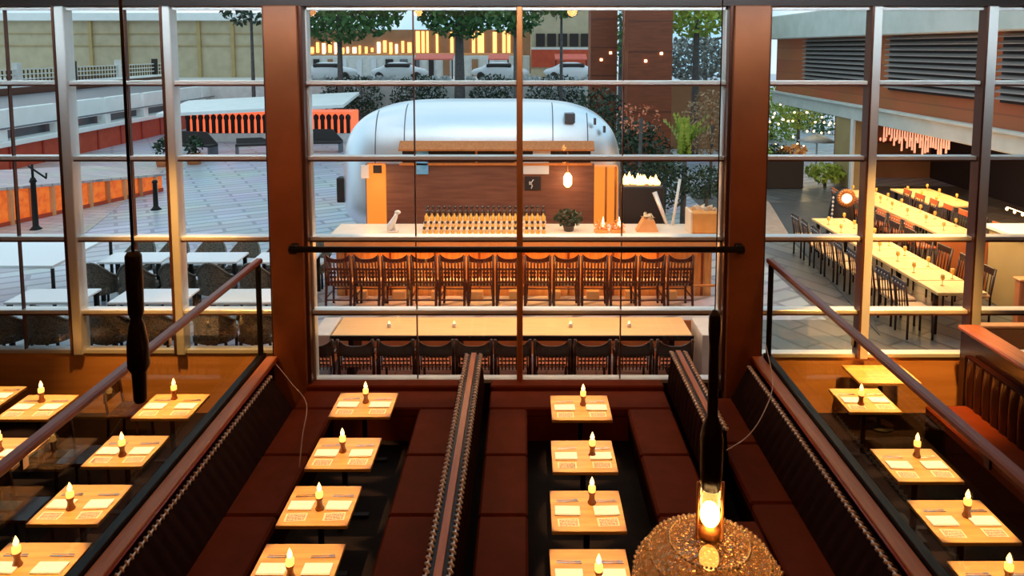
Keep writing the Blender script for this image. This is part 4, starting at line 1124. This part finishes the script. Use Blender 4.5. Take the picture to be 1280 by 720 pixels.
# planter, trees and parasol at the back of the right terrace
t=thing('dark_planter','long dark planter box with golden flowers at the back of the right terrace','planter')
a=G(952,236,GZ); b=G(1012,240,GZ)
MB().box(a.x,b.x,a.y,a.y+1.2,GZ,GZ+.95,.02).build('box',M['dark'],t)
for i,(fx,m_) in enumerate(((.1,'leafy'),(.45,'leafd'),(.85,'orangecloth'))): MB().leaves((a.x+(b.x-a.x)*fx,a.y+.5,GZ+1.15),(.5,.4,.28),200,.09,.1).build('flowers',M[m_],t)
bush('yellow-green shrub beside the olive column',1032,24,203,228,.7,'leafy',400,.10)
tree('garden_tree','lime and gold lit tree at the left of the right window',966,36.5,108,190,1.5,'leafy',GZ,.14,1900,.11)
tree('garden_tree','darker green tree behind the parasol in the right window',1030,40,112,186,1.9,'leafg',GZ,.16,1500,.12)
tree('garden_tree','olive-toned tree in front of the arcade end wall',1000,33.2,104,165,1.2,'leafy',GZ,.1,900,.10)
m=MB()
for i in range(34):
    p=W(random.uniform(957,1045),random.uniform(120,186),32+random.uniform(0,.3)); m.ell(p,(.05,.05,.05),6,4)
m.build('fairy_lights',M['bulbw'],label='warm fairy lights scattered through the trees in the right window',cat='fairy lights',kind='stuff')
p=G(1020,204,GZ); zt=W(1020,172,p.y).z
t=thing('small_parasol','small pale parasol in front of the trees in the right window','parasol',(p.x,p.y,GZ))
MB().tube([(0,0,0),(0,0,zt-GZ)],.035,8).build('pole',M['sign'],t); MB().lathe([(.75,zt-GZ-.15),(.4,zt-GZ+.02),(.02,zt-GZ+.15)],12).build('canopy',M['marble'],t)
p=G(1050,296,GZ)
t=thing('patio_heater','dark drum-shaped patio heater with round glowing reflector beside the nearest golden table','heater',(p.x,p.y,GZ))
zt=W(1051,245,p.y).z-GZ
MB().lathe([(.30,0),(.33,.05),(.28,zt-.35),(.20,zt+.02),(.10,zt+.1)],20).build('drum',M['dark'],t)
m=MB()
for i in range(20): a=2*PI*i/20; m.tube([(.06*math.cos(a),-.22,zt+.06*math.sin(a)),(.22*math.cos(a),-.28,zt+.22*math.sin(a))],[.05,.045],6)
m.build('reflector_ring',M['copper'],t)
MB().ell((0,-.26,zt),(.17,.04,.15),18,10).build('glowing_disc',M['bulbw'],t)
m=MB()
for i in range(10): m.ell((-.29+.004*i,-.12,.1+i*.10),(.03,.03,.04),6,4)
m.build('stud_row',M['sign'],t)
area('terrace_glow_near',(7.2,14,3.2),190,(1,.58,.2),1.5,5)
area('terrace_glow_far',(10.3,18,2.7),190,(1,.55,.2),2.0,4)
area('terrace_booth_glow',(9.2,12.4,3.0),60,(1,.42,.1),2,2)
point('garden_glow',(W(1000,160,30).x,29,3.0),140,(1,.7,.3),.4)
area('under_arcade_glow',(12.6,16,2.8),60,(1,.45,.15),3,8)

# ================================================================== LIGHTS
WARM=(1,.50,.17)
for o in list(bpy.data.objects):
    if o.name.startswith('dining_table'):
        x,y,_=o.location
        if y>9.5 and x>5: continue
        spot('table_pin_spot',(x,y-.1,5.9),(x,y,.75),3000 if abs(x)>3.6 else 2100,(1,.57,.26),R(10.5),.35,.03)
area('ceiling_wash',(0,4.5,6.1),95,(1,.40,.11),12,8)
for x in (-4.9,5.2):
    spot('sill_spot',(x,8.2,5.9),(x,10,.6),3200 if x>0 else 1700,(1,.45,.10),R(40),.8,.1)
spot('end_bench_spot',(0.7,8.2,5.9),(.7,9.7,.4),60,(1,.40,.13),R(30),.8,.1)
for y in (5.0,8.3):
    for x in (-4.4,-2.2,1.0,4.2): spot('pier_wash',(x,y,6.0),(x,YW,3.2),60,(1,.36,.11),R(70),.9,.1)
l=area('skylight_strip',(0,8.9,6.1),130,(.80,.92,1),17,.25,(R(50),0,0)); l.data.spread=R(85)  # added cool fill that silvers the window frames; no skylight is built
# world
w=bpy.data.worlds.new('sky'); bpy.context.scene.world=w; w.use_nodes=True; nt=w.node_tree
bg=nt.nodes['Background']; tc=nt.nodes.new('ShaderNodeTexCoord'); n=nt.nodes.new('ShaderNodeTexNoise'); n.inputs['Scale'].default_value=3.2; n.inputs['Detail'].default_value=6
r=nt.nodes.new('ShaderNodeValToRGB'); r.color_ramp.elements[0].position=.42; r.color_ramp.elements[1].position=.62
r.color_ramp.elements[0].color=(.36,.66,.86,1); r.color_ramp.elements[1].color=(.88,.95,1,1)
nt.links.new(tc.outputs['Generated'],n.inputs['Vector']); nt.links.new(n.outputs[0],r.inputs[0]); nt.links.new(r.outputs[0],bg.inputs[0])
bg.inputs[1].default_value=1.30
# camera
cam=bpy.data.cameras.new('camera'); co=bpy.data.objects.new('camera',cam); C.objects.link(co)
cam.sensor_width=36; cam.lens=F/1280*36; cam.shift_x=(640-CX)/1280; cam.shift_y=(CY-360)/1280
cam.clip_end=400
co.location=(0,0,EYE); co.rotation_euler=(PI/2-PITCH,0,0)
sc=bpy.context.scene; sc.camera=co
sc.view_settings.view_transform='Standard'; sc.view_settings.look='None'; sc.view_settings.gamma=1; sc.view_settings.use_curve_mapping=False
sc.view_settings.exposure=0.0
sc.cycles.max_bounces=8; sc.cycles.transparent_max_bounces=24
